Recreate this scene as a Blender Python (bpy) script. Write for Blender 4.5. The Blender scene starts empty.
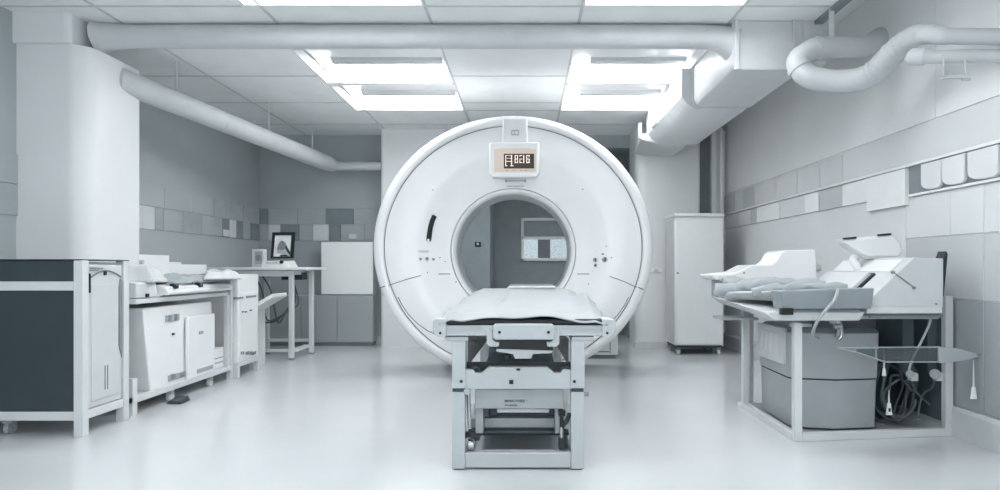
import bpy, bmesh, math, random
from mathutils import Vector, Matrix, noise
random.seed(7)
S = bpy.context.scene
C = S.collection
F = 620.0; HC = 1.2; VX = 525.0; VY = 268.0      # focal length in px, eye height, vanishing point

# ---------------------------------------------------------------- camera, world, exposure
cd = bpy.data.cameras.new('camera'); cam = bpy.data.objects.new('camera', cd); C.objects.link(cam)
cam.location = (0, 0, HC); cam.rotation_euler = (math.radians(90), 0, 0)
cd.sensor_width = 36; cd.lens = 36*F/1000; cd.shift_x = -(VX-500)/1000; cd.shift_y = (VY-245)/1000
cd.clip_start = .05; cd.clip_end = 60
S.camera = cam
ld_ = bpy.data.lights.new('front_fill', 'AREA'); ld_.shape = 'RECTANGLE'; ld_.size = 5.6; ld_.size_y = 1.7; ld_.energy = 80; ld_.color = (.90, .965, 1)
lo_ = bpy.data.objects.new('front_fill', ld_); C.objects.link(lo_); lo_.location = (-.5, -2.45, 1.95); lo_.rotation_euler = (math.radians(90), 0, 0)  # added area light out of view, brightens faces turned to the camera
W = bpy.data.worlds.new('world'); S.world = W; W.use_nodes = True
W.node_tree.nodes['Background'].inputs[0].default_value = (.9, .96, 1, 1)
W.node_tree.nodes['Background'].inputs[1].default_value = .9
S.view_settings.view_transform = 'Standard'; S.view_settings.look = 'None'
S.view_settings.exposure = 0.17; S.view_settings.gamma = 1; S.view_settings.use_curve_mapping = False
LAMP = 16.0          # brightness of the ceiling panels
try: S.cycles.max_bounces = 8; S.cycles.diffuse_bounces = 5
except Exception: pass

def P(px, py, D):
    return Vector(((px-VX)*D/F, D, HC-(py-VY)*D/F))

# ---------------------------------------------------------------- materials
def lin(v): 
    v = v/255
    return v/12.92 if v <= .04045 else ((v+.055)/1.055)**2.4
def mat(name, rgb, rough=.5, metal=0, var=.05, scale=6, bump=0, coat=0, emit=0, trans=0, bscale=60):
    m = bpy.data.materials.new(name); m.use_nodes = True
    nt = m.node_tree; b = nt.nodes['Principled BSDF']
    g_ = sum(rgb)/3; k_ = .15+.55*max(0, min(1, (g_-60)/160)) if rgb[0] <= rgb[2] else 0
    c = [lin(x+(g_-x)*k_) for x in rgb]
    tc = nt.nodes.new('ShaderNodeTexCoord'); n = nt.nodes.new('ShaderNodeTexNoise')
    n.inputs['Scale'].default_value = scale; n.inputs['Detail'].default_value = 4
    nt.links.new(tc.outputs['Object'], n.inputs['Vector'])
    r = nt.nodes.new('ShaderNodeValToRGB'); e = r.color_ramp.elements
    e[0].position = .3; e[1].position = .7
    e[0].color = [x*(1-var) for x in c]+[1]; e[1].color = [min(1, x*(1+var)) for x in c]+[1]
    nt.links.new(n.outputs['Fac'], r.inputs['Fac']); nt.links.new(r.outputs['Color'], b.inputs['Base Color'])
    b.inputs['Roughness'].default_value = rough; b.inputs['Metallic'].default_value = metal
    b.inputs['Coat Weight'].default_value = coat
    if trans: b.inputs['Transmission Weight'].default_value = trans
    if emit:
        b.inputs['Emission Color'].default_value = c+[1]; b.inputs['Emission Strength'].default_value = emit
    if bump:
        n2 = nt.nodes.new('ShaderNodeTexNoise'); n2.inputs['Scale'].default_value = bscale
        nt.links.new(tc.outputs['Object'], n2.inputs['Vector'])
        bp = nt.nodes.new('ShaderNodeBump'); bp.inputs['Strength'].default_value = bump; bp.inputs['Distance'].default_value = .01
        nt.links.new(n2.outputs['Fac'], bp.inputs['Height']); nt.links.new(bp.outputs['Normal'], b.inputs['Normal'])
    return m
M = dict(
    floor=mat('floor_epoxy', (200, 209, 215), .24, var=.03, scale=1.2, coat=.25),
    ceil=mat('ceiling_tile', (236, 241, 243), .8, var=.03, scale=3, bump=.15),
    grid=mat('ceiling_grid', (196, 205, 209), .5),
    wall_l=mat('paint_grey', (164, 179, 186), .6, var=.03, scale=1.5),
    wall_b=mat('paint_grey_back', (158, 173, 180), .6, var=.03, scale=1.5),
    wall_r=mat('paint_white', (238, 242, 244), .35, var=.025, scale=1.5),
    low_r=mat('panel_gloss', (212, 220, 224), .22, var=.03, scale=1.5),
    joint=mat('joint_grey', (140, 152, 158), .7),
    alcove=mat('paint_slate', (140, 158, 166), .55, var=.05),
    column=mat('column_paint', (222, 228, 231), .35, var=.02, scale=2),
    t1=mat('tile_light', (205, 214, 219), .15, var=.05), t2=mat('tile_mid', (160, 174, 180), .18, var=.06),
    t3=mat('tile_dark', (120, 136, 143), .2, var=.08), t4=mat('tile_white', (235, 239, 241), .12, var=.02),
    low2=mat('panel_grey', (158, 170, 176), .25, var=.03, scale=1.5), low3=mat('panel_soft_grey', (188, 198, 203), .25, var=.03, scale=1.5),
    white=mat('white_enamel', (232, 235, 237), .3, var=.015, coat=.2),
    shell=mat('gantry_shell', (238, 239, 241), .28, var=.01, coat=.3),
    shell2=mat('gantry_shell_rim', (240, 241, 243), .3, var=.01, coat=.3),
    pipe=mat('pipe_jacket', (193, 202, 207), .5, var=.04, scale=5, bump=.2, bscale=20),
    duct=mat('duct_paint', (199, 207, 212), .45, var=.03),
    frame=mat('frame_paint', (205, 213, 217), .35, var=.03),
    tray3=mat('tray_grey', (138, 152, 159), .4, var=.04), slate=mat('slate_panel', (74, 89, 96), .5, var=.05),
    cframe=mat('trolley_paint', (172, 185, 191), .35, var=.03),
    grey=mat('grey_plastic', (160, 172, 178), .45, var=.04),
    grey2=mat('grey_panel', (196, 206, 211), .4, var=.03),
    midgrey=mat('mid_grey', (122, 136, 143), .45, var=.06),
    dark=mat('dark_panel', (46, 61, 68), .45, var=.06),
    black=mat('black_rubber', (18, 25, 29), .5, var=.1),
    seam=mat('seam_shadow_gap', (120, 126, 130), .6),
    steel=mat('steel', (170, 178, 182), .25, metal=.9),
    cloth_w=mat('white_cloth', (205, 212, 216), .85, var=.04, bump=.25, bscale=120),
    sheet=mat('sheet_cloth', (166, 175, 180), .8, var=.03, bump=.2, bscale=200),
    cloth=mat('grey_cloth', (160, 172, 179), .85, var=.06, bump=.3, bscale=120),
    cable=mat('cable_jacket', (88, 100, 106), .45),
    cable2=mat('cable_pale', (180, 190, 195), .45),
    beige=mat('screen_beige', (208, 192, 179), .4, var=.03, emit=.2),
    brown=mat('screen_brown', (62, 46, 40), .3, var=.05),
    glyph=mat('screen_glyph', (244, 234, 220), .4, emit=.35),
    glass=mat('glazing', (150, 172, 182), .05, trans=.85, var=0),
    paper=mat('paper', (226, 230, 232), .7), ink=mat('ink', (70, 80, 86), .6),
    lamp=mat('lamp_panel', (242, 250, 255), .5, var=0, emit=LAMP),
)

# ---------------------------------------------------------------- mesh helpers
OFF = {}
class MB:
    def __init__(s): s.bm = bmesh.new(); s.mi = 0
    def _tag(s, fs, smooth=False):
        for f in fs: f.material_index = s.mi; f.smooth = smooth
    def box(s, x0, x1, y0, y1, z0, z1):
        v = [s.bm.verts.new((x, y, z)) for x in sorted((x0, x1)) for y in sorted((y0, y1)) for z in sorted((z0, z1))]
        q = [(0,1,3,2),(4,6,7,5),(0,4,5,1),(2,3,7,6),(0,2,6,4),(1,5,7,3)]
        s._tag([s.bm.faces.new([v[i] for i in f]) for f in q]); return s
    def hexa(s, p):      # 8 points: bottom loop 4 then top loop 4
        v = [s.bm.verts.new(q) for q in p]
        s._tag([s.bm.faces.new([v[i] for i in f]) for f in ((3,2,1,0),(4,5,6,7),(0,1,5,4),(1,2,6,5),(2,3,7,6),(3,0,4,7))]); return s
    def prism(s, pts, axis, a, b):      # 2D outline extruded on an axis; outline coords are the two other axes in order
        def mk(p, t): return {'x': (t, p[0], p[1]), 'y': (p[0], t, p[1]), 'z': (p[0], p[1], t)}[axis]
        A = [s.bm.verts.new(mk(p, a)) for p in pts]; B = [s.bm.verts.new(mk(p, b)) for p in pts]; n = len(pts)
        fs = [s.bm.faces.new(A), s.bm.faces.new(B[::-1])]
        for i in range(n): fs.append(s.bm.faces.new((A[i], B[i], B[(i+1) % n], A[(i+1) % n])))
        s._tag(fs); return s
    def tube(s, pts, r, n=12, cap=True, rs=None):
        pts = [Vector(p) for p in pts]; rings = []
        t0 = (pts[1]-pts[0]).normalized()
        up = Vector((0, 0, 1)) if abs(t0.z) < .9 else Vector((1, 0, 0))
        nrm = t0.cross(up).normalized()
        for i, p in enumerate(pts):
            t = (pts[min(i+1, len(pts)-1)]-pts[max(i-1, 0)]).normalized()
            nrm = (nrm-t*nrm.dot(t)).normalized(); bn = t.cross(nrm)
            rr = rs[i] if rs else r
            rings.append([s.bm.verts.new(p+(nrm*math.cos(2*math.pi*k/n)+bn*math.sin(2*math.pi*k/n))*rr) for k in range(n)])
        fs = []
        for a, b in zip(rings, rings[1:]):
            for k in range(n): fs.append(s.bm.faces.new((a[k], a[(k+1) % n], b[(k+1) % n], b[k])))
        s._tag(fs, True)
        if cap: s._tag([s.bm.faces.new(rings[0][::-1]), s.bm.faces.new(rings[-1])])
        return s
    def cyl(s, a, b, r, n=20, r2=None): return s.tube([a, b], r, n, rs=[r, r2 if r2 is not None else r])
    def rings(s, R, close=False):       # list of lists of points, equal counts
        V = [[s.bm.verts.new(p) for p in r] for r in R]; n = len(V[0]); fs = []
        for a, b in zip(V, V[1:]):
            for k in range(n): fs.append(s.bm.faces.new((a[k], a[(k+1) % n], b[(k+1) % n], b[k])))
        s._tag(fs, True); return s
    def grid(s, fn, nu, nv):
        V = [[s.bm.verts.new(fn(i/nu, j/nv)) for j in range(nv+1)] for i in range(nu+1)]
        s._tag([s.bm.faces.new((V[i][j], V[i+1][j], V[i+1][j+1], V[i][j+1])) for i in range(nu) for j in range(nv)], True); return s
def spline(pts, k=8):
    pts = [Vector(p) for p in pts]; q = [pts[0]]+pts+[pts[-1]]; out = []
    for i in range(1, len(q)-2):
        a, b, c, d = q[i-1:i+3]
        for j in range(k):
            t = j/k
            out.append(.5*((2*b)+(c-a)*t+(2*a-5*b+4*c-d)*t*t+(3*b-a-3*c+d)*t**3))
    out.append(pts[-1]); return out
def build(name, mb, mats, parent=None, bevel=0, seg=2, solid=0, label=None, angle=35, sub=0):
    bm = mb.bm; off = OFF.get(parent.name if parent else None, Vector((0, 0, 0)))
    if off.length: bmesh.ops.translate(bm, verts=bm.verts, vec=-off)
    bmesh.ops.recalc_face_normals(bm, faces=bm.faces)
    me = bpy.data.meshes.new(name); bm.to_mesh(me); bm.free()
    for m in (mats if isinstance(mats, (list, tuple)) else [mats]): me.materials.append(M[m] if isinstance(m, str) else m)
    o = bpy.data.objects.new(name, me); C.objects.link(o)
    if parent: o.parent = parent
    OFF[o.name] = off
    if solid:
        d = o.modifiers.new('thickness', 'SOLIDIFY'); d.thickness = solid; d.offset = 0
    if sub:
        d = o.modifiers.new('subdivision', 'SUBSURF'); d.levels = sub; d.render_levels = sub
    if bevel:
        d = o.modifiers.new('bevel', 'BEVEL'); d.width = bevel; d.segments = seg; d.limit_method = 'ANGLE'; d.angle_limit = math.radians(40)
        d.harden_normals = False
    try: me.set_sharp_from_angle(angle=math.radians(angle))
    except Exception: pass
    if label: o['label'] = label
    return o
def tag(o, label=None, cat=None, group=None, kind=None):
    if label: o['label'] = label
    if cat: o['category'] = cat
    if group: o['group'] = group
    if kind: o['kind'] = kind
    return o
def thing(name, label, cat, loc, group=None):
    o = bpy.data.objects.new(name, None); C.objects.link(o); o.location = loc; o.empty_display_size = .1
    OFF[o.name] = Vector(loc); return tag(o, label, cat, group)
def struct(name, mb, mats, **k): return tag(build(name, mb, mats, **k), kind='structure')
def text(name, s, m, parent, loc, size, rot=(90, 0, 0), depth=.002, sx=1.0):
    cu = bpy.data.curves.new(name, 'FONT'); cu.body = s; cu.size = size; cu.extrude = depth; cu.align_x = 'CENTER'; cu.align_y = 'CENTER'
    t = bpy.data.objects.new(name, cu); C.objects.link(t)
    dg = bpy.context.evaluated_depsgraph_get(); dg.update()
    me = bpy.data.meshes.new_from_object(t.evaluated_get(dg)); bpy.data.objects.remove(t)
    me.materials.clear(); me.materials.append(M[m])
    off = OFF.get(parent.name, Vector((0, 0, 0)))
    mx = Matrix.Translation(Vector(loc)-off) @ Matrix.Rotation(math.radians(rot[2]), 4, 'Z') @ Matrix.Rotation(math.radians(rot[0]), 4, 'X') @ Matrix.Diagonal((sx, 1, 1, 1))
    me.transform(mx)
    o = bpy.data.objects.new(name, me); C.objects.link(o); o.parent = parent; OFF[o.name] = off
    return o

# ================================================================ THE SETTING
XL, XR, YB, YF, ZC = -4.2, 3.07, 9.8, -2.6, 3.3
struct('floor', MB().box(XL-.2, XR+.2, YF-.2, YB+2, -.1, 0), 'floor')
# ceiling of tiles with openings for the lamp trays
lamps = [(x0, x1, y0, y1) for (y0, y1) in ((7.08, 8.22), (5.92, 7.02), (3.85, 4.95), (2.0, 3.1), (.2, 1.3)) for (x0, x1) in ((-2.25, -.8), (.46, 1.75))]
xs = sorted({XL-.2, -3.45, -2.25, -.8, .46, 1.75, 2.5}); ys = sorted({YF-.2, YB+2, 5.3, 9.1} | {v for l in lamps for v in l[2:]})
cb = MB()
for x0, x1 in zip(xs, xs[1:]):
    for y0, y1 in zip(ys, ys[1:]):
        if not any(l[0] <= (x0+x1)/2 <= l[1] and l[2] <= (y0+y1)/2 <= l[3] for l in lamps): cb.box(x0, x1, y0, y1, ZC, ZC+.04)
cb.box(2.5, XR+.2, YF-.2, YB+2, 3.6, 3.64); cb.box(2.47, 2.5, YF-.2, YB+2, ZC+.04, 3.64)
struct('ceiling', cb, 'ceil')
gb = MB()
for x in (-3.45, -2.12, -.8, .46, 1.75): gb.box(x-.012, x+.012, YF, YB, ZC-.006, ZC+.005)
for y in (4.97, 5.6, 6.78, 7.87, 9.05):
    gb.box(XL, -2.27, y-.012, y+.012, ZC-.005, ZC+.005); gb.box(-.8, .46, y-.012, y+.012, ZC-.005, ZC+.005); gb.box(1.77, 2.5, y-.012, y+.012, ZC-.005, ZC+.005)
gb.box(-2.25, 2.5, 8.24, 8.27, ZC-.006, ZC+.005); gb.box(-2.25, 2.5, 9.03, 9.06, ZC-.005, ZC+.005)
struct('trim_1', gb, 'grid')
struct('trim_2', MB().box(2.46, 2.53, YF, YB, ZC-.03, ZC), 'midgrey')
# walls
struct('wall_left', MB().box(XL-.2, XL, YF, YB, 0, 3.64), 'wall_l')
struct('wall_right', MB().box(XR+.012, XR+.2, YF, YB+2, 0, 3.64), 'wall_r')
struct('wall_front', MB().box(XL-.2, XR+.2, YF-.2, YF, 0, 3.64), 'wall_r')
bk = MB().box(XL-.2, -.553, YB, YB+.2, 0, 3.64).box(1.78, XR+.2, YB, YB+.2, 0, 3.64).box(-.553, 1.78, YB, YB+.2, 3.1, 3.64)
struct('wall_back', bk, 'wall_b')
wf = MB()
for (a, b, c, d) in ((-3.4, -3.3, .95, 2.95), (2.3, 2.4, .95, 2.95), (-3.3, 2.3, .95, 1.05), (-3.3, 2.3, 2.85, 2.95)): wf.box(a, b, YF, YF+.12, c, d)
struct('fill_light_frame', wf, 'white')  # unseen frame added around the fill light
# dark alcove seen through the bore
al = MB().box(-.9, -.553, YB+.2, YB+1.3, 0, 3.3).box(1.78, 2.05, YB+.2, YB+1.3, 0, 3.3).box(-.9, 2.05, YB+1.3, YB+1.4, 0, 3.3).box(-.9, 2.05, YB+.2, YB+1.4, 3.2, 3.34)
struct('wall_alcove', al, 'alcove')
def tiles(name, rects, axis, at, mats, th=.012, gap=.005):
    mb = MB()
    for (a0, a1, z0, z1, k, *e) in rects:
        mb.mi = k; t = th+(e[0] if e else 0)
        if axis == 'xr': mb.box(at-t, at+.012, a0+gap/2, a1-gap/2, z0+gap/2, z1-gap/2)
        if axis == 'xl': mb.box(at, at+t, a0+gap/2, a1-gap/2, z0+gap/2, z1-gap/2)
        if axis == 'y': mb.box(a0+gap/2, a1-gap/2, at-t, at, z0+gap/2, z1-gap/2)
    return struct(name, mb, mats, bevel=.003)
TM = ['t1', 't2', 't3', 't4']
YR = lambda px: XR*F/(px-VX)
YL = lambda px: -XL*F/(VX-px)
# right wall tiling
r = []
e = [9.66, 9.02, 8.69, 8.26, 7.56, 6.97, 6.43, 5.97]
for i, (a, b) in enumerate(zip(e[1:], e)): r.append((a, b, 2.03, 2.30, [1, 0, 1, 0, 0, 0, 0][i]))
r += [(3.6, 5.97, 2.03, 2.31, 0), (1.5, 3.6, 2.03, 2.31, 0)]
e = [9.66, 8.85, 8.4, 8.17, 7.46, 6.77, 6.45, 5.97, 5.52]
for i, (a, b) in enumerate(zip(e[1:], e)): r.append((a, b, 1.79, 2.0, [1, 0, 1, 3, 0, 3, 1, 3][i], .004*(i % 2)))
r += [(4.96, 5.52, 1.70, 2.0, 3, .02)]
tiles('trim_3', r, 'xr', XR, ['low_r', 'low3', 't3', 't4'])
struct('trim_4', MB().box(XR-.03, XR+.012, 1.5, 9.66, 2.004, 2.028).box(XR-.02, XR+.012, 1.5, 4.95, 1.765, 1.785), 'white', bevel=.003)
struct('trim_5', MB().box(XR-.004, XR+.012, 1.5, 4.95, 1.785, 2.004), 'midgrey')
r = []
for a, b in ((.5, 2.2), (2.2, 4.15), (4.15, 5.0)): r.append((a, b, .98, 1.43, 3)); r.append((a, b, .22, .975, 2))  # lower panels in darker greys: shade low on the wall put into colour
for a, b in ((1.5, 2.9), (2.9, 3.6), (3.6, 4.15), (4.15, 4.48), (4.48, 5.0)): r.append((a, b, 1.435, 1.765, 0))
r.append((5.0, 9.8, .22, 1.785, 0))
r += [(4.64, 9.4, 2.32, 3.6, 1), (1.0, 4.64, 2.32, 3.6, 1), (9.4, 9.8, 2.0, 3.6, 1)]
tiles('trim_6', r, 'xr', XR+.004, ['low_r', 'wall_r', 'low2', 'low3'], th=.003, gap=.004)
struct('baseboard_right', MB().prism([(XR+.01, 0), (XR-.03, 0), (XR-.03, .19), (XR-.012, .215), (XR+.01, .215)], 'y', -1, YB), 'grey2')
# left wall tiling
zt = (2.14, 1.89, 1.63)
r = []
e = [YL(20), 5.5, 6.6, 7.2, 7.8, 8.35, 8.82, 9.22, 9.78]
for i, (a, b) in enumerate(zip(e, e[1:])): r.append((a, b, zt[1], zt[0], 1 if i > 4 else 4))
r += [(2.5, YL(20), zt[1], zt[0], 4), (2.5, 4.9, zt[2], zt[1], 4), (4.9, 5.3, zt[2], zt[1], 1)]
e = [5.3, 6.4, 7.02, 7.19, 7.59, 8.03, 8.39, 8.58, 8.79, 9.0, 9.22, 9.45, 9.78]
for i, (a, b) in enumerate(zip(e, e[1:])): r.append((a, b, zt[2], zt[1], [4, 0, 1, 4, 1, 4, 1, 2, 0, 2, 1, 2][i]))
r += [(8.6, 8.78, zt[2]+.01, 1.74, 0, .004)]
tiles('trim_7', r, 'xl', XL, TM+['wall_l'])
struct('baseboard_left', MB().box(XL, XL+.02, YF, YB, 0, .12), 'grey2')
# back wall tiling
XB = lambda px: (px-VX)*YB/F
r = []
e = [XL, 268.5, 298, 326, 354, 378, 402]; e = [e[0]]+[XB(p) for p in e[1:]]
for i, (a, b) in enumerate(zip(e, e[1:])): r.append((a, b, zt[1], zt[0], 1 if i % 3 else 2))
e = [XL]+[XB(p) for p in (268.5, 280.6, 299.5, 313, 329, 341, 365, 385, 402)]
for i, (a, b) in enumerate(zip(e, e[1:])): r.append((a, b, zt[2], zt[1], [1, 0, 2, 1, 0, 2, 1, 1, 1][i]))
r.append((XB(349), XB(357), zt[2]+.03, 1.74, 0, .006))
tiles('trim_8', r, 'y', YB, TM)
struct('baseboard_back', MB().box(XL, -.62, YB-.02, YB, 0, .12).box(1.78, XR, YB-.02, YB, 0, .12), 'grey2')
# round-cornered columns
def rrect(x0, x1, y0, y1, rads, n=10):     # rads: corners (x1,y0),(x1,y1),(x0,y1),(x0,y0)
    out = []
    for (cx, cy, sx, sy, a0, rd) in ((x1, y0, -1, 1, -90, rads[0]), (x1, y1, -1, -1, 0, rads[1]), (x0, y1, 1, -1, 90, rads[2]), (x0, y0, 1, 1, 180, rads[3])):
        if rd == 0: out.append((cx, cy)); continue
        for i in range(n+1):
            a = math.radians(a0+90*i/n); out.append((cx+sx*rd+rd*math.cos(a), cy+sy*rd+rd*math.sin(a)))
    return out
def smoothprism(pts, z0, z1):
    mb = MB().prism(pts, 'z', z0, z1)
    for f in mb.bm.faces: f.smooth = abs(f.calc_center_median().z-(z0+z1)/2) < 1e-4
    return mb
struct('trim_9', smoothprism(rrect(XL, -3.62, 5.12, 5.84, (.17, .03, 0, 0)), 0, 3.05), 'column', angle=50)
struct('trim_10', smoothprism(rrect(XL, -3.74, 5.08, 5.5, (.05, .03, 0, 0)), 3.05, 3.3), 'column', angle=50)
struct('trim_11', smoothprism(rrect(1.66, 2.62, 9.25, 9.85, (.05, 0, 0, .16)), 0, 3.3), 'column', angle=50)
struct('trim_12', smoothprism(rrect(-2.18, -1.2, 9.35, 9.85, (.05, 0, 0, .05)), 0, 3.3), 'column', angle=50)
struct('trim_13', MB().box(1.63, 1.66, 9.2, 9.25, 0, .1).box(1.66, 2.64, 9.22, 9.25, 0, .1), 'grey2')
struct('trim_14', MB().box(2.62, 2.86, 9.6, 9.8, 0, 3.3), 'midgrey')
struct('trim_15', MB().box(2.93, 2.97, 9.3, 9.5, 2.0, 3.3).box(2.86, 3.07, 9.5, 9.8, 0, 3.3), 'wall_r')
struct('trim_16', MB().box(-1.25, -.553, YB-.015, YB, .12, 3.3), mat('paint_dusk', (128, 146, 154), .5))
# alcove door leaf, window, frames
struct('door_1', MB().box(.98, 1.70, YB+1.22, YB+1.28, 0, 2.75).box(.93, .98, YB+1.2, YB+1.3, 0, 2.8).box(.93, 1.78, YB+1.2, YB+1.3, 2.75, 2.82), 'midgrey', bevel=.004)
zy = YB+1.3
def wpx(px): return (px-VX)*zy/F
def wz(py): return HC-(py-VY)*zy/F
wf = MB()
x0, x1, z0, z1, zm = wpx(521), wpx(575), wz(261), wz(218), wz(238)
for (a, b, c, d) in ((x0, x0+.05, z0, z1), (x1-.05, x1, z0, z1), (x0, x1, z0, z0+.05), (x0, x1, z1-.05, z1), (x0, x1, zm-.025, zm+.025)): wf.box(a, b, zy-.06, zy, c, d)
w = struct('window_1', wf, 'white', bevel=.004)
def glaze():
    m = bpy.data.materials.new('glowing_pane'); m.use_nodes = True; nt = m.node_tree; b = nt.nodes['Principled BSDF']
    tc = nt.nodes.new('ShaderNodeTexCoord'); v = nt.nodes.new('ShaderNodeTexVoronoi'); v.inputs['Scale'].default_value = 55
    nt.links.new(tc.outputs['Object'], v.inputs['Vector']); r = nt.nodes.new('ShaderNodeValToRGB')
    r.color_ramp.elements[0].color = (.62, .70, .74, 1); r.color_ramp.elements[1].color = (.35, .43, .47, 1)
    nt.links.new(v.outputs['Distance'], r.inputs['Fac']); nt.links.new(r.outputs['Color'], b.inputs['Base Color'])
    nt.links.new(r.outputs['Color'], b.inputs['Emission Color']); b.inputs['Emission Strength'].default_value = .55  # speckle and glow paint bright reflections into the pane
    b.inputs['Roughness'].default_value = .2; return m
M['glow_pane'] = glaze()
build('pane', MB().box(x0+.04, x1-.04, zy-.03, zy-.01, z0+.04, zm), 'glow_pane', w)
build('pane', MB().box(x0+.04, x1-.04, zy-.03, zy-.01, zm, z1-.04), 'alcove', w)
build('blind', MB().box(x0+.3, x0+.52, zy-.045, zy-.03, z0+.05, zm-.03), 'midgrey', w)
sw = thing('wall_switch', 'small dark switch box on the slate wall seen through the scanner bore', 'switch', P(477, 243, YB))
build('plate', MB().box(*[P(475, 0, YB).x, P(481, 0, YB).x], YB-.03, YB-.015, P(0, 247, YB).z, P(0, 242, YB).z), 'black', sw, bevel=.005)
build('toggle', MB().box(P(477, 0, YB).x, P(479, 0, YB).x, YB-.05, YB-.03, P(0, 245, YB).z, P(0, 243, YB).z), 'grey2', sw)

# ---------------------------------------------------------------- ceiling lamps
LBL = {}
names = ['left rear recessed ceiling lamp tray, directly behind its twin on the left of the scanner',
         'right rear recessed ceiling lamp tray, nearer to the white duct end and farthest back',
         'left middle recessed ceiling lamp tray, just behind the crosswise ceiling pipe',
         'right middle recessed ceiling lamp tray, just behind the crosswise ceiling pipe beside the duct',
         'left front recessed ceiling lamp cut by the top edge, before the crosswise pipe',
         'right front recessed ceiling lamp cut by the top edge, before the crosswise pipe']
for i, (a, b, c, d) in enumerate(lamps):
    lb = names[i] if i < 6 else 'recessed ceiling lamp tray in the part of the room behind the camera'
    t = thing('ceiling_lamp', lb, 'lamp', ((a+b)/2, (c+d)/2, ZC), 'recessed ceiling lamp trays')
    z1 = ZC+.13
    build('housing', MB().box(a, a+.02, c, d, ZC-.008, z1).box(b-.02, b, c, d, ZC-.008, z1).box(a+.02, b-.02, c, c+.02, ZC-.008, z1)
          .box(a+.02, b-.02, d-.03, d, ZC-.012, z1).box(a, b, c, d, z1, z1+.02), 'white', t)
    build('reflector', MB().prism([(c+.03, ZC+.06), (c+.03, ZC+.12), (c+.62, ZC+.12), (c+.62, ZC+.1)], 'x', a+.03, b-.03), 'white', t)
    build('lamp_panel', MB().box(a+.04, b-.04, d-.42, d-.05, ZC+.085, ZC+.095), 'lamp', t)
    ym = d-.5
    build('baffle', MB().prism([(ym-.10, ZC+.12), (ym-.04, ZC+.06), (ym+.03, ZC+.05), (ym+.05, ZC+.12)], 'x', a+.22, b-.06), 'grey2', t)

# ---------------------------------------------------------------- pipes and duct
def flange(mb, a, b, r, n=24): mb.cyl(a, b, r, n)
p = thing('ceiling_pipe', 'thick pale pipe crossing the room just under the ceiling from column to duct', 'pipe', (-1, 5.35, 3.18))
build('pipe_body', MB().tube([(-3.68, 5.36, 3.19), (-3.6, 5.36, 3.2), (-3.4, 5.36, 3.2), (1.5, 5.36, 3.2), (1.68, 5.37, 3.19), (1.80, 5.38, 3.15)], .1, 24, rs=[.15, .112, .1, .1, .105, .15]), 'pipe', p)
for x in (-.8, .46): build('pipe_clip', MB().cyl((x-.012, 5.36, 3.2), (x+.012, 5.36, 3.2), .104, 24), 'pipe', p)
build('hanger_rod', MB().cyl((P(267, 0, 5.36).x, 5.36, 3.26), (P(267, 0, 5.36).x, 5.36, 3.3), .008, 8), 'frame', p)
p = thing('wall_pipe', 'long pale insulated pipe slanting back from the column along the left wall', 'pipe', (-3.3, 7.5, 2.8))
A, B = Vector((-3.66, 5.65, 2.90)), Vector((-2.93, 9.42, 2.76))
build('pipe_body', MB().tube([(-3.9, 5.62, 2.93), A-(B-A)*.005, A+(B-A)*.05, B-(B-A)*.03, B, B+Vector((.05, .06, 0))], .115, 24, rs=[.115, .118, .115, .115, .1, .07]), 'pipe', p)
q = A+(B-A)*.34; d = (B-A).normalized()
build('joint_band', MB().cyl(q, q+d*.015, .118, 24), 'pipe', p)
for k in (.17, .58, .85):
    q = A+(B-A)*k; build('hanger_rod', MB().cyl((q.x, q.y, q.z+.1), (q.x, q.y, 3.3), .008, 8), 'frame', p)
p = thing('cross_pipe', 'thin pale pipe joining the slanting pipe to the column beside the scanner', 'pipe', (-2.5, 9.45, 2.75))
build('pipe_body', MB().cyl((-2.98, 9.5, 2.76), (-2.1, 9.5, 2.76), .065, 20), 'pipe', p)
build('joint_band', MB().cyl((-2.55, 9.5, 2.76), (-2.53, 9.5, 2.76), .069, 20), 'pipe', p)

du = thing('air_duct', 'big white square air duct running back under the ceiling beside the right lamps', 'duct', (2.1, 7, 2.9))
build('duct_body', MB().prism([(1.84, 2.88), (2.36, 2.88), (2.36, 3.3), (1.76, 3.3), (1.76, 2.96), (1.785, 2.905)], 'y', 5.26, 6.5), 'duct', du, bevel=.01)
build('duct_wing', MB().box(2.36, 2.58, 5.27, 5.6, 2.95, 3.3), 'duct', du, bevel=.006)
build('duct_run', MB().prism([(1.70, 2.92), (1.78, 2.87), (2.33, 2.87), (2.33, 3.3), (1.64, 3.3), (1.64, 3.0)], 'y', 6.5, 8.4), 'duct', du, bevel=.01)
build('duct_outlet', MB().prism([(1.78, 2.9), (1.84, 2.86), (2.2, 2.86), (2.2, 3.2), (1.78, 3.2)], 'y', 8.4, 9.2), 'duct', du, bevel=.01)
build('duct_branch', MB().hexa([(1.55, 8.3, 2.92), (1.8, 8.3, 2.86), (1.8, 9.2, 2.86), (1.62, 9.2, 2.9), (1.55, 8.3, 3.0), (1.8, 8.3, 3.0), (1.8, 9.2, 3.0), (1.62, 9.2, 3.0)])
      .box(1.52, 1.56, 8.28, 8.36, 2.93, 3.14), 'duct', du, bevel=.008)
fl = MB()
for pp in ((1.745, 1.765, 2.98, 3.3), (1.85, 2.25, 2.868, 2.885)): fl.box(pp[0], pp[1], 6.46, 6.49, pp[2], pp[3])
fl.tube(spline([(1.755, 6.475, 2.99), (1.765, 6.475, 2.92), (1.79, 6.475, 2.885), (1.86, 6.475, 2.876)], 5), .012, 8)
build('flange', fl, 'grey2', du)
build('corner_strip', MB().box(1.775, 1.81, 5.235, 5.262, 2.88, 3.3), 'duct', du, bevel=.004)
build('corner_strip', MB().box(2.265, 2.285, 5.235, 5.262, 2.92, 3.3), 'duct', du, bevel=.004)
build('bracket', MB().box(1.60, 1.65, 7.6, 7.9, 2.98, 3.08), 'white', du, bevel=.006)

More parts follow.
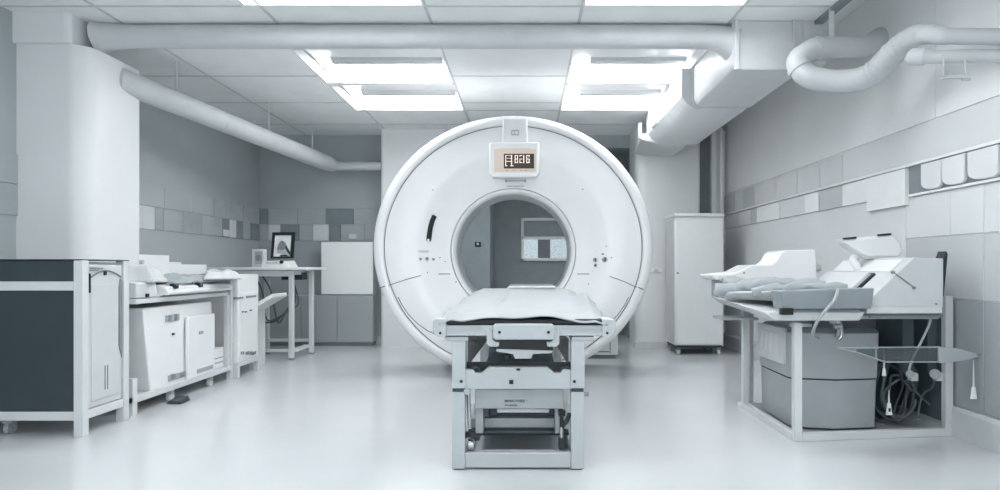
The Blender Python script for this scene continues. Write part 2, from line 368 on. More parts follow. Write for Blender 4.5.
tp = thing('insulated_pipe', 'fat wrapped pipe bending in a loop beside the duct and along the right wall', 'pipe', P(850, 60, 4.9))
pts = [Vector((3.06, 5.35, P(0, 40, 5.4).z)), P(866, 46, 5.15), P(838, 47, 5.05), P(812, 50, 5.02), P(798, 62, 5.0), P(808, 76, 4.95), P(830, 81, 4.9), P(856, 80, 4.8),
       P(876, 71, 4.7), P(888, 58, 4.55), P(902, 45, 4.4), P(916, 36, 4.2), P(930, 34, 4.0), P(945, 36, 3.92), P(975, 36.5, 3.9), Vector((3.08, 3.9, P(0, 37, 3.9).z))]
sp = spline(pts, 10); n = len(sp)
rs = []
for i, q in enumerate(sp):
    f = i/(n-1); rr = .088 if f < .62 else .088-(f-.62)/.25*.036
    rs.append(max(.05, rr)*(1+(.05*math.sin(i*1.3) if .5 < f < .85 else .012*math.sin(i*.7))))
build('pipe_body', MB().tube(sp, .09, 24, rs=rs), 'pipe', tp)
for k in (28, 44): 
    t = (sp[k+1]-sp[k]).normalized(); build('joint_band', MB().cyl(sp[k]-t*.02, sp[k]+t*.02, .096, 24), 'pipe', tp)
build('hanger_strap', MB().box(P(829, 0, 5).x, P(834, 0, 5).x, 4.99, 5.01, P(0, 48, 5).z, 3.3), 'pipe', tp, bevel=.004)
bp = thing('branch_pipe', 'short capped pipe running right just under the wrapped pipe, top right', 'pipe', P(940, 56, 3.95))
zb = P(0, 56, 3.92).z
sp = spline([P(911, 57, 4.05), P(916, 57, 4.02), P(930, 57, 3.97), Vector((2.75, 3.93, zb)), Vector((3.08, 3.92, zb))], 6)
build('pipe_body', MB().tube(sp, .04, 20, rs=[.045]*3+[.055]*8+[.042]*(len(sp)-11)), 'pipe', bp)
build('hanger_bracket', MB().box(P(938, 0, 3.95).x, P(964, 0, 3.95).x, 3.9, 3.93, P(0, 80, 3.95).z, P(0, 78, 3.95).z).box(P(938, 0, 3.95).x, P(939, 0, 3.95).x, 3.9, 3.91, P(0, 79, 3.95).z, zb)
      .box(P(959.5, 0, 3.95).x, P(960.5, 0, 3.95).x, 3.9, 3.91, P(0, 79, 3.95).z, zb).cyl(P(962, 79.5, 3.92), P(970, 79.5, 3.92), .01, 10), 'grey2', bp)

# niche flaps on right wall
for j, (a, b) in enumerate(((925, 945), (946, 969), (972, 1003))):
    ya, yb_ = YR(b), YR(a)
    pr = [(ya, 1.995), (yb_, 1.995), (yb_, 1.85)]+[(yb_-(yb_-ya)*.55*(1-math.cos(k*math.pi/16)), 1.85-.06*math.sin(k*math.pi/16)) for k in range(9)][1:]+[(ya+.03, 1.79), (ya, 1.81)]
    o = build('wall_plate', MB().prism(pr, 'x', XR-.035, XR-.006), 'low_r', bevel=.006)
    tag(o, ['round-cornered white plate in the wall niche, farthest from the corner of the photo', 'round-cornered white plate in the middle of the three in the wall niche',
            'largest round-cornered white plate in the wall niche, cut by the right photo edge'][j], 'plate', 'white plates in the right wall niche')

# ================================================================ SCANNER GANTRY
gx, gz, g0 = -.13, 1.43, 6.8
ga = thing('scanner_gantry', 'large round white scanner gantry with open bore behind the trolley', 'scanner', (gx, 7.25, 0))
def ring(rx, rz, cz, y, n=128):
    if rx > 1.2: k = 1+.027*(rx-1.2)/.3; rx *= k; rz *= k
    return [(gx+rx*math.sin(2*math.pi*k/n), y, cz+rz*math.cos(2*math.pi*k/n)) for k in range(n)]
CZ = 1.39
prof = [(.70, .70, CZ, 6.905), (.78, .78, CZ, 6.885), (.9, .9, 1.395, 6.855), (1.03, 1.02, 1.40, 6.815), (1.09, 1.07, 1.405, 6.80), (1.2, 1.14, 1.41, 6.795), (1.3, 1.225, 1.42, 6.795), (1.385, 1.305, 1.425, 6.80)]
def fy(x, z):       # depth of the front cover at a point
    best = None
    for (a, b, c, y), (a2, b2, c2, y2) in zip(prof, prof[1:]):
        q = lambda A, B_, Cc: math.hypot((x-gx)/A, (z-Cc)/B_)
        if q(a, b, c) >= 1 > q(a2, b2, c2):
            u, v = q(a, b, c), q(a2, b2, c2); t = (u-1)/(u-v); best = y+(y2-y)*t
    return best if best else 6.8
build('front_cover', MB().rings([ring(*p_) for p_ in prof]+[ring(1.39, 1.31, 1.425, 6.82)]), 'shell', ga, angle=60)
build('outer_shell', MB().rings([ring(*p_) for p_ in [(1.397, 1.316, 1.425, 6.83), (1.40, 1.32, 1.426, 6.80), (1.43, 1.345, 1.427, 6.785), (1.47, 1.38, 1.428, 6.80), (1.50, 1.41, 1.43, 6.84), (1.515, 1.425, 1.43, 6.92), (1.515, 1.425, 1.43, 7.5), (1.49, 1.40, 1.43, 7.64), (1.42, 1.34, 1.43, 7.72), (1.38, 1.30, 1.43, 7.74)]]), 'shell2', ga, angle=60)
build('seam_ring', MB().rings([ring(*p_) for p_ in [(1.38, 1.30, 1.425, 6.825), (1.405, 1.325, 1.425, 6.825)]]), 'seam', ga)
build('bore_lip', MB().rings([ring(*p_) for p_ in [(.698, .698, CZ, 6.915), (.69, .69, CZ, 6.897), (.67, .67, CZ, 6.905), (.648, .648, CZ, 6.94), (.64, .64, CZ, 6.99)]]), 'shell', ga, angle=70)
build('bore_tube', MB().rings([ring(*p_) for p_ in [(.64, .64, CZ, 6.99), (.638, .638, CZ, 7.2), (.645, .645, CZ, 7.6), (.70, .70, CZ, 7.72), (.74, .74, CZ, 7.75)]]), 'grey2', ga, angle=70)
build('rear_cover', MB().rings([ring(*p_) for p_ in [(.74, .74, CZ, 7.75), (1.1, 1.05, 1.41, 7.76), (1.38, 1.30, 1.43, 7.74)]]), 'shell', ga, angle=60)
build('foot', MB().box(gx-.45, gx+.45, 6.9, 7.65, 0, .1), 'grey2', ga, bevel=.01)
def gl(pp, w=.006):   # thin seam on the front cover through photo points
    q = []
    for (a, b) in pp:
        v = P(a, b, 6.8); q.append((v.x, fy(v.x, v.z)-.001, v.z))
    return q
def seam(pp, w=.005, name='seam_line'):
    q = gl(pp); fine = []
    for a, b in zip(q, q[1:]):
        for k in range(10):
            x, z = a[0]+(b[0]-a[0])*k/10, a[2]+(b[2]-a[2])*k/10; fine.append((x, fy(x, z)-.001, z))
    fine.append(q[-1]); return build(name, MB().tube(fine, w, 6), 'seam', ga)
seam([(385, 286.5), (408, 279), (421, 275.5)]); seam([(438, 274), (449, 274)]); seam([(578, 274), (590, 274)]); seam([(610, 276.5), (624, 281.5), (637, 287.5)])
# outer shell seams (continuing the diagonal joint)
for a, b in (((379.5, 288), (385, 286.2)), ((638, 287.2), (643.5, 289.5))):
    u, v = P(*a, 6.78), P(*b, 6.78); build('seam_line', MB().tube([u, (u+v)/2, v], .006, 6), 'seam', ga)
low = [(398, 297), (402, 305), (409, 315), (418, 324), (428, 331), (438, 335)]; seam(low, .005)
seam([(2*513.3-a, b) for a, b in low], .005)
# cap housing at the top and the display
def gp(a, b, y=6.8): v = P(a, b, 6.8); return v.x, v.z
x0, z1 = gp(502, 119); x1, z0 = gp(528, 146)
build('cap_housing', MB().prism([(x0+.01, z1), (x1-.01, z1), (x1, z0), (x0, z0)], 'y', 6.76, 6.84), 'shell2', ga, bevel=.015, seg=3)
x0, z1 = gp(511.5, 131); x1, z0 = gp(519, 136)
ic = MB()
for bx in ((x0, x1, z1-.008, z1), (x0, x1, z0, z0+.008), (x0, x0+.008, z0, z1), (x1-.008, x1, z0, z1), (x0+.03, x0+.036, z0, z1)): ic.box(bx[0], bx[1], 6.754, 6.762, bx[2], bx[3])
build('badge', ic, 'grey', ga)
x0, z1 = gp(489.5, 143); x1, z0 = gp(539, 178)
dh = build('display_housing', MB().prism([(x0, z1), (x1, z1), (x1+.005, z0+.05), (x1-.03, z0), (x0+.03, z0), (x0-.005, z0+.05)], 'y', 6.74, 6.86), 'shell2', ga, bevel=.018, seg=3)
x0, z1 = gp(494.5, 149.5); x1, z0 = gp(536, 173)
build('screen', MB().prism([(x0, z1-.012), (x0+.08, z1), (x1-.08, z1), (x1, z1-.012), (x1, z0), (x0, z0)], 'y', 6.732, 6.742), 'beige', dh)
x0, z1 = gp(504, 155); x1, z0 = gp(534, 169.5)
build('readout', MB().box(x0, x1, 6.726, 6.733, z0, z1), 'brown', dh)
gy = MB(); w_, h_ = x1-x0, z1-z0
def gb_(u0, u1, v0, v1):
    if u1-u0 < .06: u1 -= (u1-u0)*.3
    if v1-v0 < .08: v1 -= (v1-v0)*.3
    gy.box(x0+u0*w_, x0+u1*w_, 6.722, 6.727, z1-v1*h_, z1-v0*h_)
for r_ in ((.05, .09, .1, .86), (.05, .28, .1, .15), (.05, .28, .5, .56), (.05, .12, .8, .86), (.24, .29, .08, .86), (.21, .33, .8, .86), (.1, .24, .3, .34)): gb_(*r_)
for r_ in ((.36, .40, .1, .64), (.36, .47, .1, .16), (.36, .47, .34, .4), (.36, .47, .58, .64), (.44, .48, .1, .34), (.44, .48, .4, .64)): gb_(*r_)      # 8
for r_ in ((.52, .61, .1, .16), (.52, .61, .34, .4), (.52, .61, .58, .64), (.52, .555, .4, .64), (.52, .555, .1, .2)): gb_(*r_)
for r_ in ((.64, .69, .1, .64),): gb_(*r_)
for r_ in ((.74, .78, .14, .64), (.74, .86, .1, .17), (.74, .86, .34, .4), (.74, .86, .58, .65), (.82, .865, .36, .62), (.82, .86, .1, .24)): gb_(*r_)
build('readout_glyphs', gy, 'glyph', dh)
tk = MB()
for a in (506, 512.5, 520, 524): u, v = gp(a, 171.8); tk.box(u, u+.03, 6.729, 6.734, v, v+.006)
build('caption_marks', tk, 'grey', dh)
u0, v = gp(506, 180.5); u1, _ = gp(525, 180.5)
build('handle', MB().tube([(u0, 6.84, v), (u0, 6.815, v), (u1, 6.815, v), (u1, 6.84, v)], .008, 8).cyl((u0, 6.81, v), (u0, 6.85, v), .014, 10).cyl((u1, 6.81, v), (u1, 6.85, v), .014, 10), 'grey', ga)
u0, v = gp(506.5, 185); u1, _ = gp(524, 185); build('vent_slit', MB().box(u0, u1, fy(gx, v)-.004, fy(gx, v)+.01, v-.003, v+.003), 'seam', ga)
# curved slot
sl = spline([P(434, 215, 6.78), P(431, 222, 6.78), P(429, 231, 6.78), P(427.8, 241, 6.78)], 6)
sl = [Vector((q.x, fy(q.x, q.z)-.003, q.z)) for q in sl]
s_ = build('curved_slot', MB().tube(sl, .027, 14, rs=[.018]+[.027]*(len(sl)-2)+[.022]), 'black', ga)
q = sl[-2]; build('slot_light', MB().cyl((q.x, q.y-.036, q.z), (q.x, q.y-.02, q.z), .013, 14), 't4', s_)
def knob(px, py, r, m='midgrey', name='button', h=.012):
    v = P(px, py, 6.8); y = fy(v.x, v.z); return build(name, MB().cyl((v.x, y-h, v.z), (v.x, y+.01, v.z), r, 20), m, ga, bevel=.003)
for a, b, r_ in ((420.3, 259, .014), (426.5, 258.6, .018), (432.8, 259.2, .014)): knob(a, b, r_, 'midgrey')
knob(426.5, 260.8, .01, 'grey2')
for a, b in ((439, 257.5), (427, 272.5), (589, 284), (433, 190), (583, 189), (444, 261.5), (606.5, 246.3), (611.6, 257.6), (455, 282)): knob(a, b, .007, 'seam', 'screw', .003)
for a, b, r_ in ((595.7, 259.8, .024), (605, 259.5, .028), (595.8, 265.2, .018)): 
    k = knob(a, b, r_, 'grey'); v = P(a, b, 6.8); y = fy(v.x, v.z); build('knob_core', MB().box(v.x-.006, v.x+.006, y-.022, y-.01, v.z-r_*.7, v.z+r_*.7), 'dark', k)
for a, b, c in ((418, 429, 251), (596, 609, 251), (593, 602, 271.5)):
    u0, v = gp(a, c); u1, _ = gp(c and b, c); y = fy(u0, v); build('label_strip', MB().box(u0, u1, y-.003, y+.01, v-.006, v+.006), 'grey2', ga, bevel=.002)
u0, v = gp(602, 254); u1, _ = gp(606, 254); y = fy(u0, v); build('label_strip', MB().box(u0, u1, y-.006, y+.01, v-.008, v+.008), 'midgrey', ga)
build('table_tongue', MB().box(-.2, .37, 6.62, 7.6, .94, .985).box(-.18, .33, 6.6, 7.6, .985, 1.005), 'white', ga, bevel=.01)
build('tongue_support', MB().box(-.1, .27, 6.9, 7.6, .75, .94), 'grey2', ga)

# low cabinet behind gantry at right
lc = thing('equipment_cabinet', 'low white cabinet half hidden behind the lower right of the scanner', 'cabinet', (1.0, 8.4, 0))
x0, x1 = P(572, 0, 8.2).x, P(618, 0, 8.2).x
build('body', MB().box(x0, x1, 8.2, 8.75, .05, .78), 'white', lc, bevel=.012)
build('plinth', MB().box(x0+.03, x1-.03, 8.23, 8.7, 0, .05), 'midgrey', lc)
build('panel_joint', MB().box(x0+.02, x1-.12, 8.194, 8.2, .085, .1).box(x1-.11, x1-.1, 8.194, 8.2, .07, .76), 'seam', lc)
build('lid', MB().box(x0-.01, x1+.01, 8.18, 8.77, .78, .8), 'white', lc, bevel=.006)

# ================================================================ TROLLEY
tr = thing('patient_trolley', 'grey metal patient trolley with a sheeted mattress in front of the scanner', 'trolley', (-.04, 5.1, 0))
f0 = 3.68
def tx(px, D=f0): return (px-VX)*D/F
def tz(py, D=f0): return HC-(py-VY)*D/F
L0, L1, R0, R1 = tx(452), tx(465), tx(571), tx(584)
for (a, b) in ((L0, L1), (R0, R1)):
    build('leg', MB().box(a, b, f0, f0+.08, .006, tz(392)), 'cframe', tr, bevel=.005)
    build('leg', MB().box(a, b, 6.0, 6.08, .006, tz(392)), 'cframe', tr, bevel=.005)
    build('upper_post', MB().prism([(a-.004, tz(388)), (b+.004, tz(388)), (b+.004, tz(340)), (a, tz(340)), (a, tz(380)), (a-.004, tz(384))], 'y', f0-.012, f0+.07), 'cframe', tr, bevel=.004)
    build('upper_post', MB().box(a, b, 6.0, 6.08, tz(388), tz(340)), 'cframe', tr, bevel=.004)
    build('pivot_pad', MB().box(a+.002, b-.002, f0+.005, f0+.07, tz(393), tz(387)), 'dark', tr)
    build('side_rail', MB().box(a+.005, b-.005, f0+.08, 6.0, .02, .09), 'cframe', tr, bevel=.004)
    build('side_rail', MB().box(a+.01, b-.01, f0+.07, 6.0, tz(372), tz(362)), 'cframe', tr, bevel=.004)
build('bottom_rail', MB().box(L1, R0, f0+.004, f0+.076, .012, tz(453)), 'cframe', tr, bevel=.006)
for a in (L0+.01, R1-.07): build('foot_pad', MB().box(a, a+.06, f0+.01, f0+.07, 0, .008), 'black', tr)
build('bottom_rail', MB().box(L1, R0, 6.004, 6.07, .012, .1), 'cframe', tr, bevel=.006)
# crossbar with a stepped top
zc0, zc1 = tz(389), tz(373)
cbp = [(L1, zc0), (R0, zc0), (R0, zc1+.02), (R0-.05, zc1+.02), (R0-.06, zc1), (R0-.1, zc1), (R0-.14, zc1+.035), (L1+.14, zc1+.035), (L1+.1, zc1), (L1+.06, zc1), (L1+.05, zc1+.02), (L1, zc1+.02)]
cbar = build('crossbar', MB().prism(cbp, 'y', f0, f0+.05), 'cframe', tr, bevel=.003)
build('dark_lining', MB().box(L1, R0, f0+.052, f0+.06, zc1-.03, tz(363.3)), 'black', cbar)
u, v = tx(511.3), tz(382); build('square_plug', MB().box(u-.012, u+.012, f0-.004, f0+.004, v-.012, v+.012), 'black', cbar)
u, v = tx(518.3), tz(369.5); build('square_plug', MB().box(u-.012, u+.012, f0-.004, f0+.004, v-.006, v+.006), 'black', cbar)
for a, b in ((461.5, 381), (574.2, 381)):
    build('bolt', MB().cyl((tx(a), f0-.02, tz(b)), (tx(a), f0, tz(b)), .009, 14), 'black', tr)
for a in (469, 560):
    build('lever', MB().tube(spline([(tx(a), f0+.03, tz(372)), (tx(a+4), f0+.02, tz(368)), (tx(a+9), f0+.02, tz(369)), (tx(a+10), f0+.02, tz(371.5))], 4), .008, 8), 'dark', tr)
# mid opening side plates and underside mechanism
build('side_plate', MB().hexa([(L1, f0+.06, tz(368)), (L1+.01, f0+.06, tz(368)), (-.3, 5.4, tz(368)), (-.31, 5.4, tz(368)), (L1, f0+.06, tz(342)), (L1+.01, f0+.06, tz(342)), (-.3, 5.4, tz(342)), (-.31, 5.4, tz(342))]), 'grey2', tr)
build('side_plate', MB().hexa([(R0-.01, f0+.06, tz(368)), (R0, f0+.06, tz(368)), (.24, 5.4, tz(368)), (.23, 5.4, tz(368)), (R0-.01, f0+.06, tz(342)), (R0, f0+.06, tz(342)), (.24, 5.4, tz(342)), (.23, 5.4, tz(342))]), 'grey2', tr)
build('back_plate', MB().box(-.31, .24, 5.3, 5.33, .3, .8), 'midgrey', tr)
mech = MB()
for (a, b, c, d) in ((504, 509, 357, 364), (510, 516, 355, 363), (520, 524, 357, 364), (526, 533, 356, 363), (506, 532, 361, 366)): mech.box(tx(a), tx(b), f0+.1, f0+.2, tz(d), tz(c))
build('lift_mechanism', mech, 'dark', tr, bevel=.004)
build('lift_screw', MB().cyl((tx(518), f0+.16, .45), (tx(518), f0+.16, tz(353)), .02, 16), 'steel', tr)
# tray under the handle
build('tray_underside', MB().box(tx(474), tx(566), f0+.2, 5.3, tz(342), tz(337)), 'midgrey', tr)
build('tray', MB().prism([(tx(496), tz(348.5)), (tx(553), tz(350)), (tx(552), tz(352.5)), (tx(533), tz(353.5)), (tx(531), tz(358)), (tx(515), tz(358)), (tx(513), tz(353.5)), (tx(497), tz(351))], 'y', f0-.03, f0+.35), 'cframe', tr, bevel=.003)
build('recess_liner', MB().prism([(tx(500.5), tz(337)), (tx(548), tz(337)), (tx(549.5), tz(350)), (tx(499), tz(348.5))], 'y', f0-.018, f0+.3), 'black', tr)
# top rail and end caps
zt0, zt1 = tz(335.5), tz(325)
build('top_rail', MB().box(tx(445), tx(604), f0-.02, f0+.05, zt0, zt1), 'cframe', tr, bevel=.004)
build('rail_strip', MB().box(tx(447), tx(482), f0-.026, f0-.015, tz(329.5), tz(325.5)).box(tx(561), tx(600), f0-.026, f0-.015, tz(329.5), tz(325.5)), 'grey', tr)
for a, b in ((433.5, 447), (601.5, 615)):
    cp = [(tx(a)+.012, tz(318.5)), (tx(b)-.004, tz(318.5)), (tx(b), tz(325)), (tx(b), tz(336.5)), (tx(a)+(.03 if a < 500 else 0), tz(336.5)), (tx(a), tz(332)), (tx(a), tz(321))]
    if a > 500: cp = [(tx(a), tz(318.5)), (tx(b)-.012, tz(318.5)), (tx(b), tz(321)), (tx(b), tz(331)), (tx(b)-.03, tz(336.5)), (tx(a), tz(336.5))]
    build('end_cap', MB().prism(cp, 'y', f0-.03, f0+.12), 'cframe', tr, bevel=.006, seg=3)
    build('bolt', MB().cyl((tx(441 if a < 500 else 606.5), f0-.036, tz(332.5)), (tx(441 if a < 500 else 606.5), f0-.03, tz(332.5)), .008, 12), 'black', tr)
for a, b in ((444.5, 468.5), (571.5, 594)): build('mount_plate', MB().box(tx(a), tx(b), f0-.015, f0+.2, tz(341), tz(336.5)), 'grey', tr, bevel=.003)
for a, b in ((tx(436), tx(446)), (tx(602), tx(612))): build('long_rail', MB().box(a, b, f0+.1, 6.45, zt0+.02, zt1+.02), 'cframe', tr, bevel=.005)
build('deck', MB().box(tx(446), tx(602), f0+.05, 6.45, zt0+.02, zt1-.005), 'grey', tr)
# handle bracket
hb = [(tx(487), tz(329)), (tx(493), tz(329)), (tx(493), tz(339)), (tx(495.5), tz(341)), (tx(500), tz(341)), (tx(499), tz(346)), (tx(489.5), tz(346)), (tx(487), tz(343))]
build('bracket', MB().prism(hb, 'y', f0-.04, f0+.01), 'cframe', tr, bevel=.004)
build('bracket', MB().prism([(2*tx(523)-x, z) for x, z in hb], 'y', f0-.04, f0+.01), 'cframe', tr, bevel=.004)
hnd = build('grab_handle', MB().prism([(tx(495.5), tz(323)), (tx(551), tz(323)), (tx(554), tz(325)), (tx(554), tz(337.5)), (tx(552), tz(338.5)), (tx(496), tz(338.5)), (tx(493.5), tz(337)), (tx(493.5), tz(325))], 'y', f0-.07, f0-.01), 'cframe', tr, bevel=.008, seg=3)
for a in (500, 548): build('screw', MB().cyl((tx(a), f0-.075, tz(331)), (tx(a), f0-.065, tz(331)), .009, 12), 'black', hnd)
# lower body
lb = build('drive_box', MB().box(tx(474), tx(564), f0+.06, 5.3, tz(411), tz(391)), 'grey', tr, bevel=.004)
text('maker_text', 'EBHBAUWEREI !', 'ink', lb, (tx(515.5), f0+.058, tz(403.2)), .021, sx=.9)
text('maker_text', 'FOUNB.BOEN', 'ink', lb, (tx(511), f0+.058, tz(407.5)), .0125)
bd = MB().box(tx(474), tx(564), f0+.30, f0+.34, tz(436), tz(411)).box(tx(474), tx(482), f0+.1, f0+.3, tz(438), tz(411)).box(tx(556), tx(564), f0+.1, f0+.3, tz(438), tz(411))
build('inner_body', bd, 'grey', tr, bevel=.003)
build('recess_panel', MB().box(tx(486), tx(556), f0+.285, f0+.30, tz(430), tz(413)), 'dark', tr)
build('slide_bar', MB().box(tx(493), tx(553), f0+.2, f0+.23, tz(420.5), tz(416.5)), 'paper', tr, bevel=.003)
for a, b in ((488, 496), (550, 556)): build('slide_block', MB().box(tx(a), tx(b), f0+.2, f0+.26, tz(423), tz(415)), 'dark', tr, bevel=.003)
build('lower_panel', MB().box(tx(467), tx(566), f0+.24, 5.6, tz(438), tz(428)), 'cframe', tr, bevel=.003)
build('lower_panel', MB().box(tx(467), tx(566), f0+.30, 5.6, tz(446), tz(438.5)), 'midgrey', tr)
build('axle', MB().cyl((L1, f0+.22, tz(442)), (R0, f0+.22, tz(442)), .02, 16), 'dark', tr)
build('side_tube', MB().cyl((tx(469), f0+.05, tz(430)), (tx(467.5), f0+.05, tz(392)), .012, 12), 'steel', tr)
build('hinge_knuckle', MB().cyl((tx(467), f0-.005, tz(391.5)), (tx(467), f0+.05, tz(391.5)), .02, 14), 'steel', tr)
kb = build('brake_knob', MB().tube(spline([(tx(465), f0+.04, tz(437)), (tx(469), f0+.02, tz(435)), (tx(474), f0, tz(436)), (tx(480), f0+.0, tz(438))], 5), .018, 12), 'black', tr)
build('caster', MB().cyl((tx(467), f0+.06, tz(447)), (tx(474), f0+.06, tz(447)), .04, 20), 'steel', tr, bevel=.006)
lv = MB().box(tx(559), tx(566), f0+.04, f0+.1, tz(418), tz(413)).tube([(tx(570), f0+.03, tz(414)), (tx(567), f0+.02, tz(422)), (tx(562), f0+.02, tz(428))], .014, 8).box(tx(560), tx(564), f0+.02, f0+.05, tz(428), tz(416))
build('pedal_pad', MB().box(tx(559), tx(566), f0+.03, f0+.08, tz(451), tz(440)), 'black', tr, bevel=.003)
build('pedal_linkage', lv, 'black', tr, bevel=.003)
build('pedal_rod', MB().cyl((tx(562), f0+.05, tz(441)), (tx(562), f0+.05, tz(426)), .011, 12), 'steel', tr)
build('side_bolt', MB().cyl((R1, f0+.03, tz(395)), (R1+.03, f0+.03, tz(395)), .014, 10), 'midgrey', tr)
# mattress and sheet
def mz(v): return .915+.075*min(1, v*1.25)
mt = MB().grid(lambda u, v: (tx(447)+u*(tx(603)-tx(447)), f0-.02+v*2.85, mz(v)-.02), 8, 24)
mo = build('mattress', MB().hexa([(tx(447), f0-.02, .862), (tx(603), f0-.02, .862), (tx(603), 6.5, .862), (tx(447), 6.5, .862), (tx(447), f0-.02, .898), (tx(603), f0-.02, .898), (tx(603), 6.5, .965), (tx(447), 6.5, .965)]), 'black', tr, bevel=.012)
mt.bm.free()
def sheet(u, v):
    y = f0-.035+v*2.9; half = .485
    w = -half+2*half*u; x = -.012+w
    z = .921+.062*min(1, v*1.1)
    e = min(u, 1-u)*2
    z += .012*noise.noise(Vector((x*4+3, y*1.1, .3)))+.006*math.sin(x*9+y*2.2)*(1-v)
    if e < .12: z -= (.12-e)/.12*.022*(1+.4*math.sin(y*7))
    if v < .03:
        z -= (.03-v)/.03*(.018+.02*max(0, math.sin(u*5+2.3))+.008*math.sin(u*17)); y += 0
    z += .075*math.exp(-((u-.94)/.05)**2)*math.exp(-((v-.27)/.13)**2)
    z += .012*math.sin(u*7+1)*math.exp(-((v-.12-.12*u)/.03)**2)+.010*math.exp(-((v-.2+.1*u)/.018)**2)-.010*math.exp(-((v-.23+.1*u)/.02)**2)
    z += .02*math.exp(-((u-.06)/.06)**2)*math.exp(-((v-.03)/.06)**2)
    z += .010*math.exp(-((v-.06-.05*u)/.012)**2)*(u > .2)*min(1, (u-.2)*4)
    z += .009*math.sin(3.1*y+5*u)*math.exp(-((u-.5)/.3)**2)*.6+.012*math.exp(-((u-.28-.1*v)/.025)**2)*(v > .1)*math.exp(-((v-.5)/.3)**2)
    if e < .04: x += (.04-e)/.04*.012*(1 if u > .5 else -1)
    return (x, y, z)
so = build('sheet', MB().grid(sheet, 90, 160), 'sheet', solid=.006)
tag(so, 'rumpled pale grey sheet spread over the mattress of the central trolley', 'sheet')

# ================================================================ WHITE CABINET AT RIGHT BACK
c = thing('tall_cabinet', 'tall white two-door cabinet on casters by the right wall', 'cabinet', (2.4, 8.8, 0))
x0, x1, y0, y1, zt_ = P(675.5, 0, 8.55).x, P(724, 0, 8.55).x, 8.55, 9.15, 1.91
build('body', MB().box(x0, x1, y0+.02, y1, .13, zt_), 'white', c, bevel=.006)
build('top', MB().box(x0-.02, x1+.005, y0-.01, y1+.02, zt_, zt_+.045), 'white', c, bevel=.006)
dr = build('door', MB().box(x0+.015, x1-.01, y0, y0+.02, .15, zt_-.02), 'white', c, bevel=.004)
build('door_lock', MB().cyl((x0+.03, y0-.012, 1.13), (x0+.03, y0, 1.13), .013, 14), 'midgrey', dr)
build('side_panel', MB().box(x0-.012, x0, y0+.06, y1-.03, .16, zt_-.03), 'grey2', c, bevel=.004)
build('plinth', MB().box(x0+.02, x1-.02, y0+.05, y1-.02, .09, .13), 'dark', c)
for a, b in ((x0+.05, y0+.06), (x1-.06, y0+.06), (x0+.05, y1-.06), (x1-.06, y1-.06)):
    w_ = build('caster', MB().cyl((a-.015, b, .035), (a+.015, b, .035), .035, 18), 'grey2', c)
    build('caster_fork', MB().box(a-.028, a-.018, b-.03, b+.03, .03, .1).box(a+.018, a+.028, b-.03, b+.03, .03, .1).box(a-.028, a+.028, b-.03, b+.03, .078, .1), 'midgrey', w_)
so_ = thing('wall_socket', 'small white socket plate on the round-cornered column beside the tall cabinet', 'socket', P(656, 270, 9.23))
v = P(656, 270, 9.25); build('plate', MB().box(v.x-.09, v.x+.09, 9.23, 9.25, v.z-.035, v.z+.035), 'white', so_, bevel=.005)
build('socket_face', MB().box(v.x-.03, v.x+.03, 9.22, 9.23, v.z-.022, v.z+.022), 'grey2', so_, bevel=.004)

# ================================================================ BACK LEFT CABINETS
yb = 9.5
c = thing('low_cabinet', 'low pale grey cabinet along the back wall behind the desk', 'cabinet', (-3, 9.65, 0))
x0, x1 = -3.98, P(373, 0, yb).x
build('body', MB().box(x0, x1, yb+.02, YB-.02, .06, .78), 'grey2', c, bevel=.004)
build('plinth', MB().box(x0+.02, x1-.02, yb+.04, YB-.02, 0, .06), 'midgrey', c)
n = 3
for k in range(n):
    a, b = x0+(x1-x0)*k/n, x0+(x1-x0)*(k+1)/n
    build('door', MB().box(a+.003, b-.003, yb, yb+.02, .07, .77), 'low2', c, bevel=.003)
c = thing('wall_unit', 'pale square cupboard panel on top of the low grey cabinet left of the scanner', 'cupboard', (-2.75, 9.6, .79))
x0 = P(321, 0, yb).x
build('body', MB().box(x0, x1, yb+.02, YB-.02, .79, 1.6), 'grey2', c, bevel=.004)
build('front_panel', MB().box(x0+.003, x1-.003, yb, yb+.02, .80, 1.597), 'wall_r', c, bevel=.004)

# ================================================================ DESK
d = thing('tall_desk', 'white tall standing desk on round legs against the left wall', 'desk', (-3.4, 8.4, 0))
build('tabletop', MB().box(-4.17, -2.82, 8.0, 8.8, 1.175, 1.21), 'white', d, bevel=.006)
build('apron', MB().box(-4.1, -3.02, 8.06, 8.09, 1.09, 1.165).box(-3.06, -3.03, 8.09, 8.72, 1.11, 1.165), 'frame', d, bevel=.004)
for a, b in ((-3.05, 8.10), (-2.97, 8.62), (-3.62, 8.70), (-4.05, 8.1)):
    l = build('leg', MB().box(a-.032, a+.032, b-.032, b+.032, .02, 1.165), 'frame', d, bevel=.012, seg=3)
    build('foot_cap', MB().cyl((a, b, 0), (a, b, .03), .036, 16), 'midgrey', l)
build('stretcher', MB().box(-4.05, -3.08, 8.09, 8.12, .1, .14).box(-3.06, -2.99, 8.12, 8.6, .1, .14).box(-3.6, -3.0, 8.66, 8.7, .17, .21), 'frame', d, bevel=.004)
build('under_tray', MB().box(-3.3, -3.02, 8.4, 8.6, 1.04, 1.14), 'dark', d, bevel=.004)
fr = thing('framed_picture', 'black framed black-and-white picture leaning upright on the desk', 'picture frame', P(281, 259, 8.4))
def leanbox(px0, px1, py0, py1, D, y0, y1, mb): # box in desk-picture plane with slight lean
    a, b = P(px0, py1, D), P(px1, py0, D)
    s = .12
    mb.hexa([(a.x, D+y0, a.z), (b.x, D+y0, a.z), (b.x, D+y1, a.z), (a.x, D+y1, a.z), (a.x+s*.0, D+y0+.06, b.z), (b.x, D+y0+.06, b.z), (b.x, D+y1+.06, b.z), (a.x, D+y1+.06, b.z)]); return mb
D = 8.4
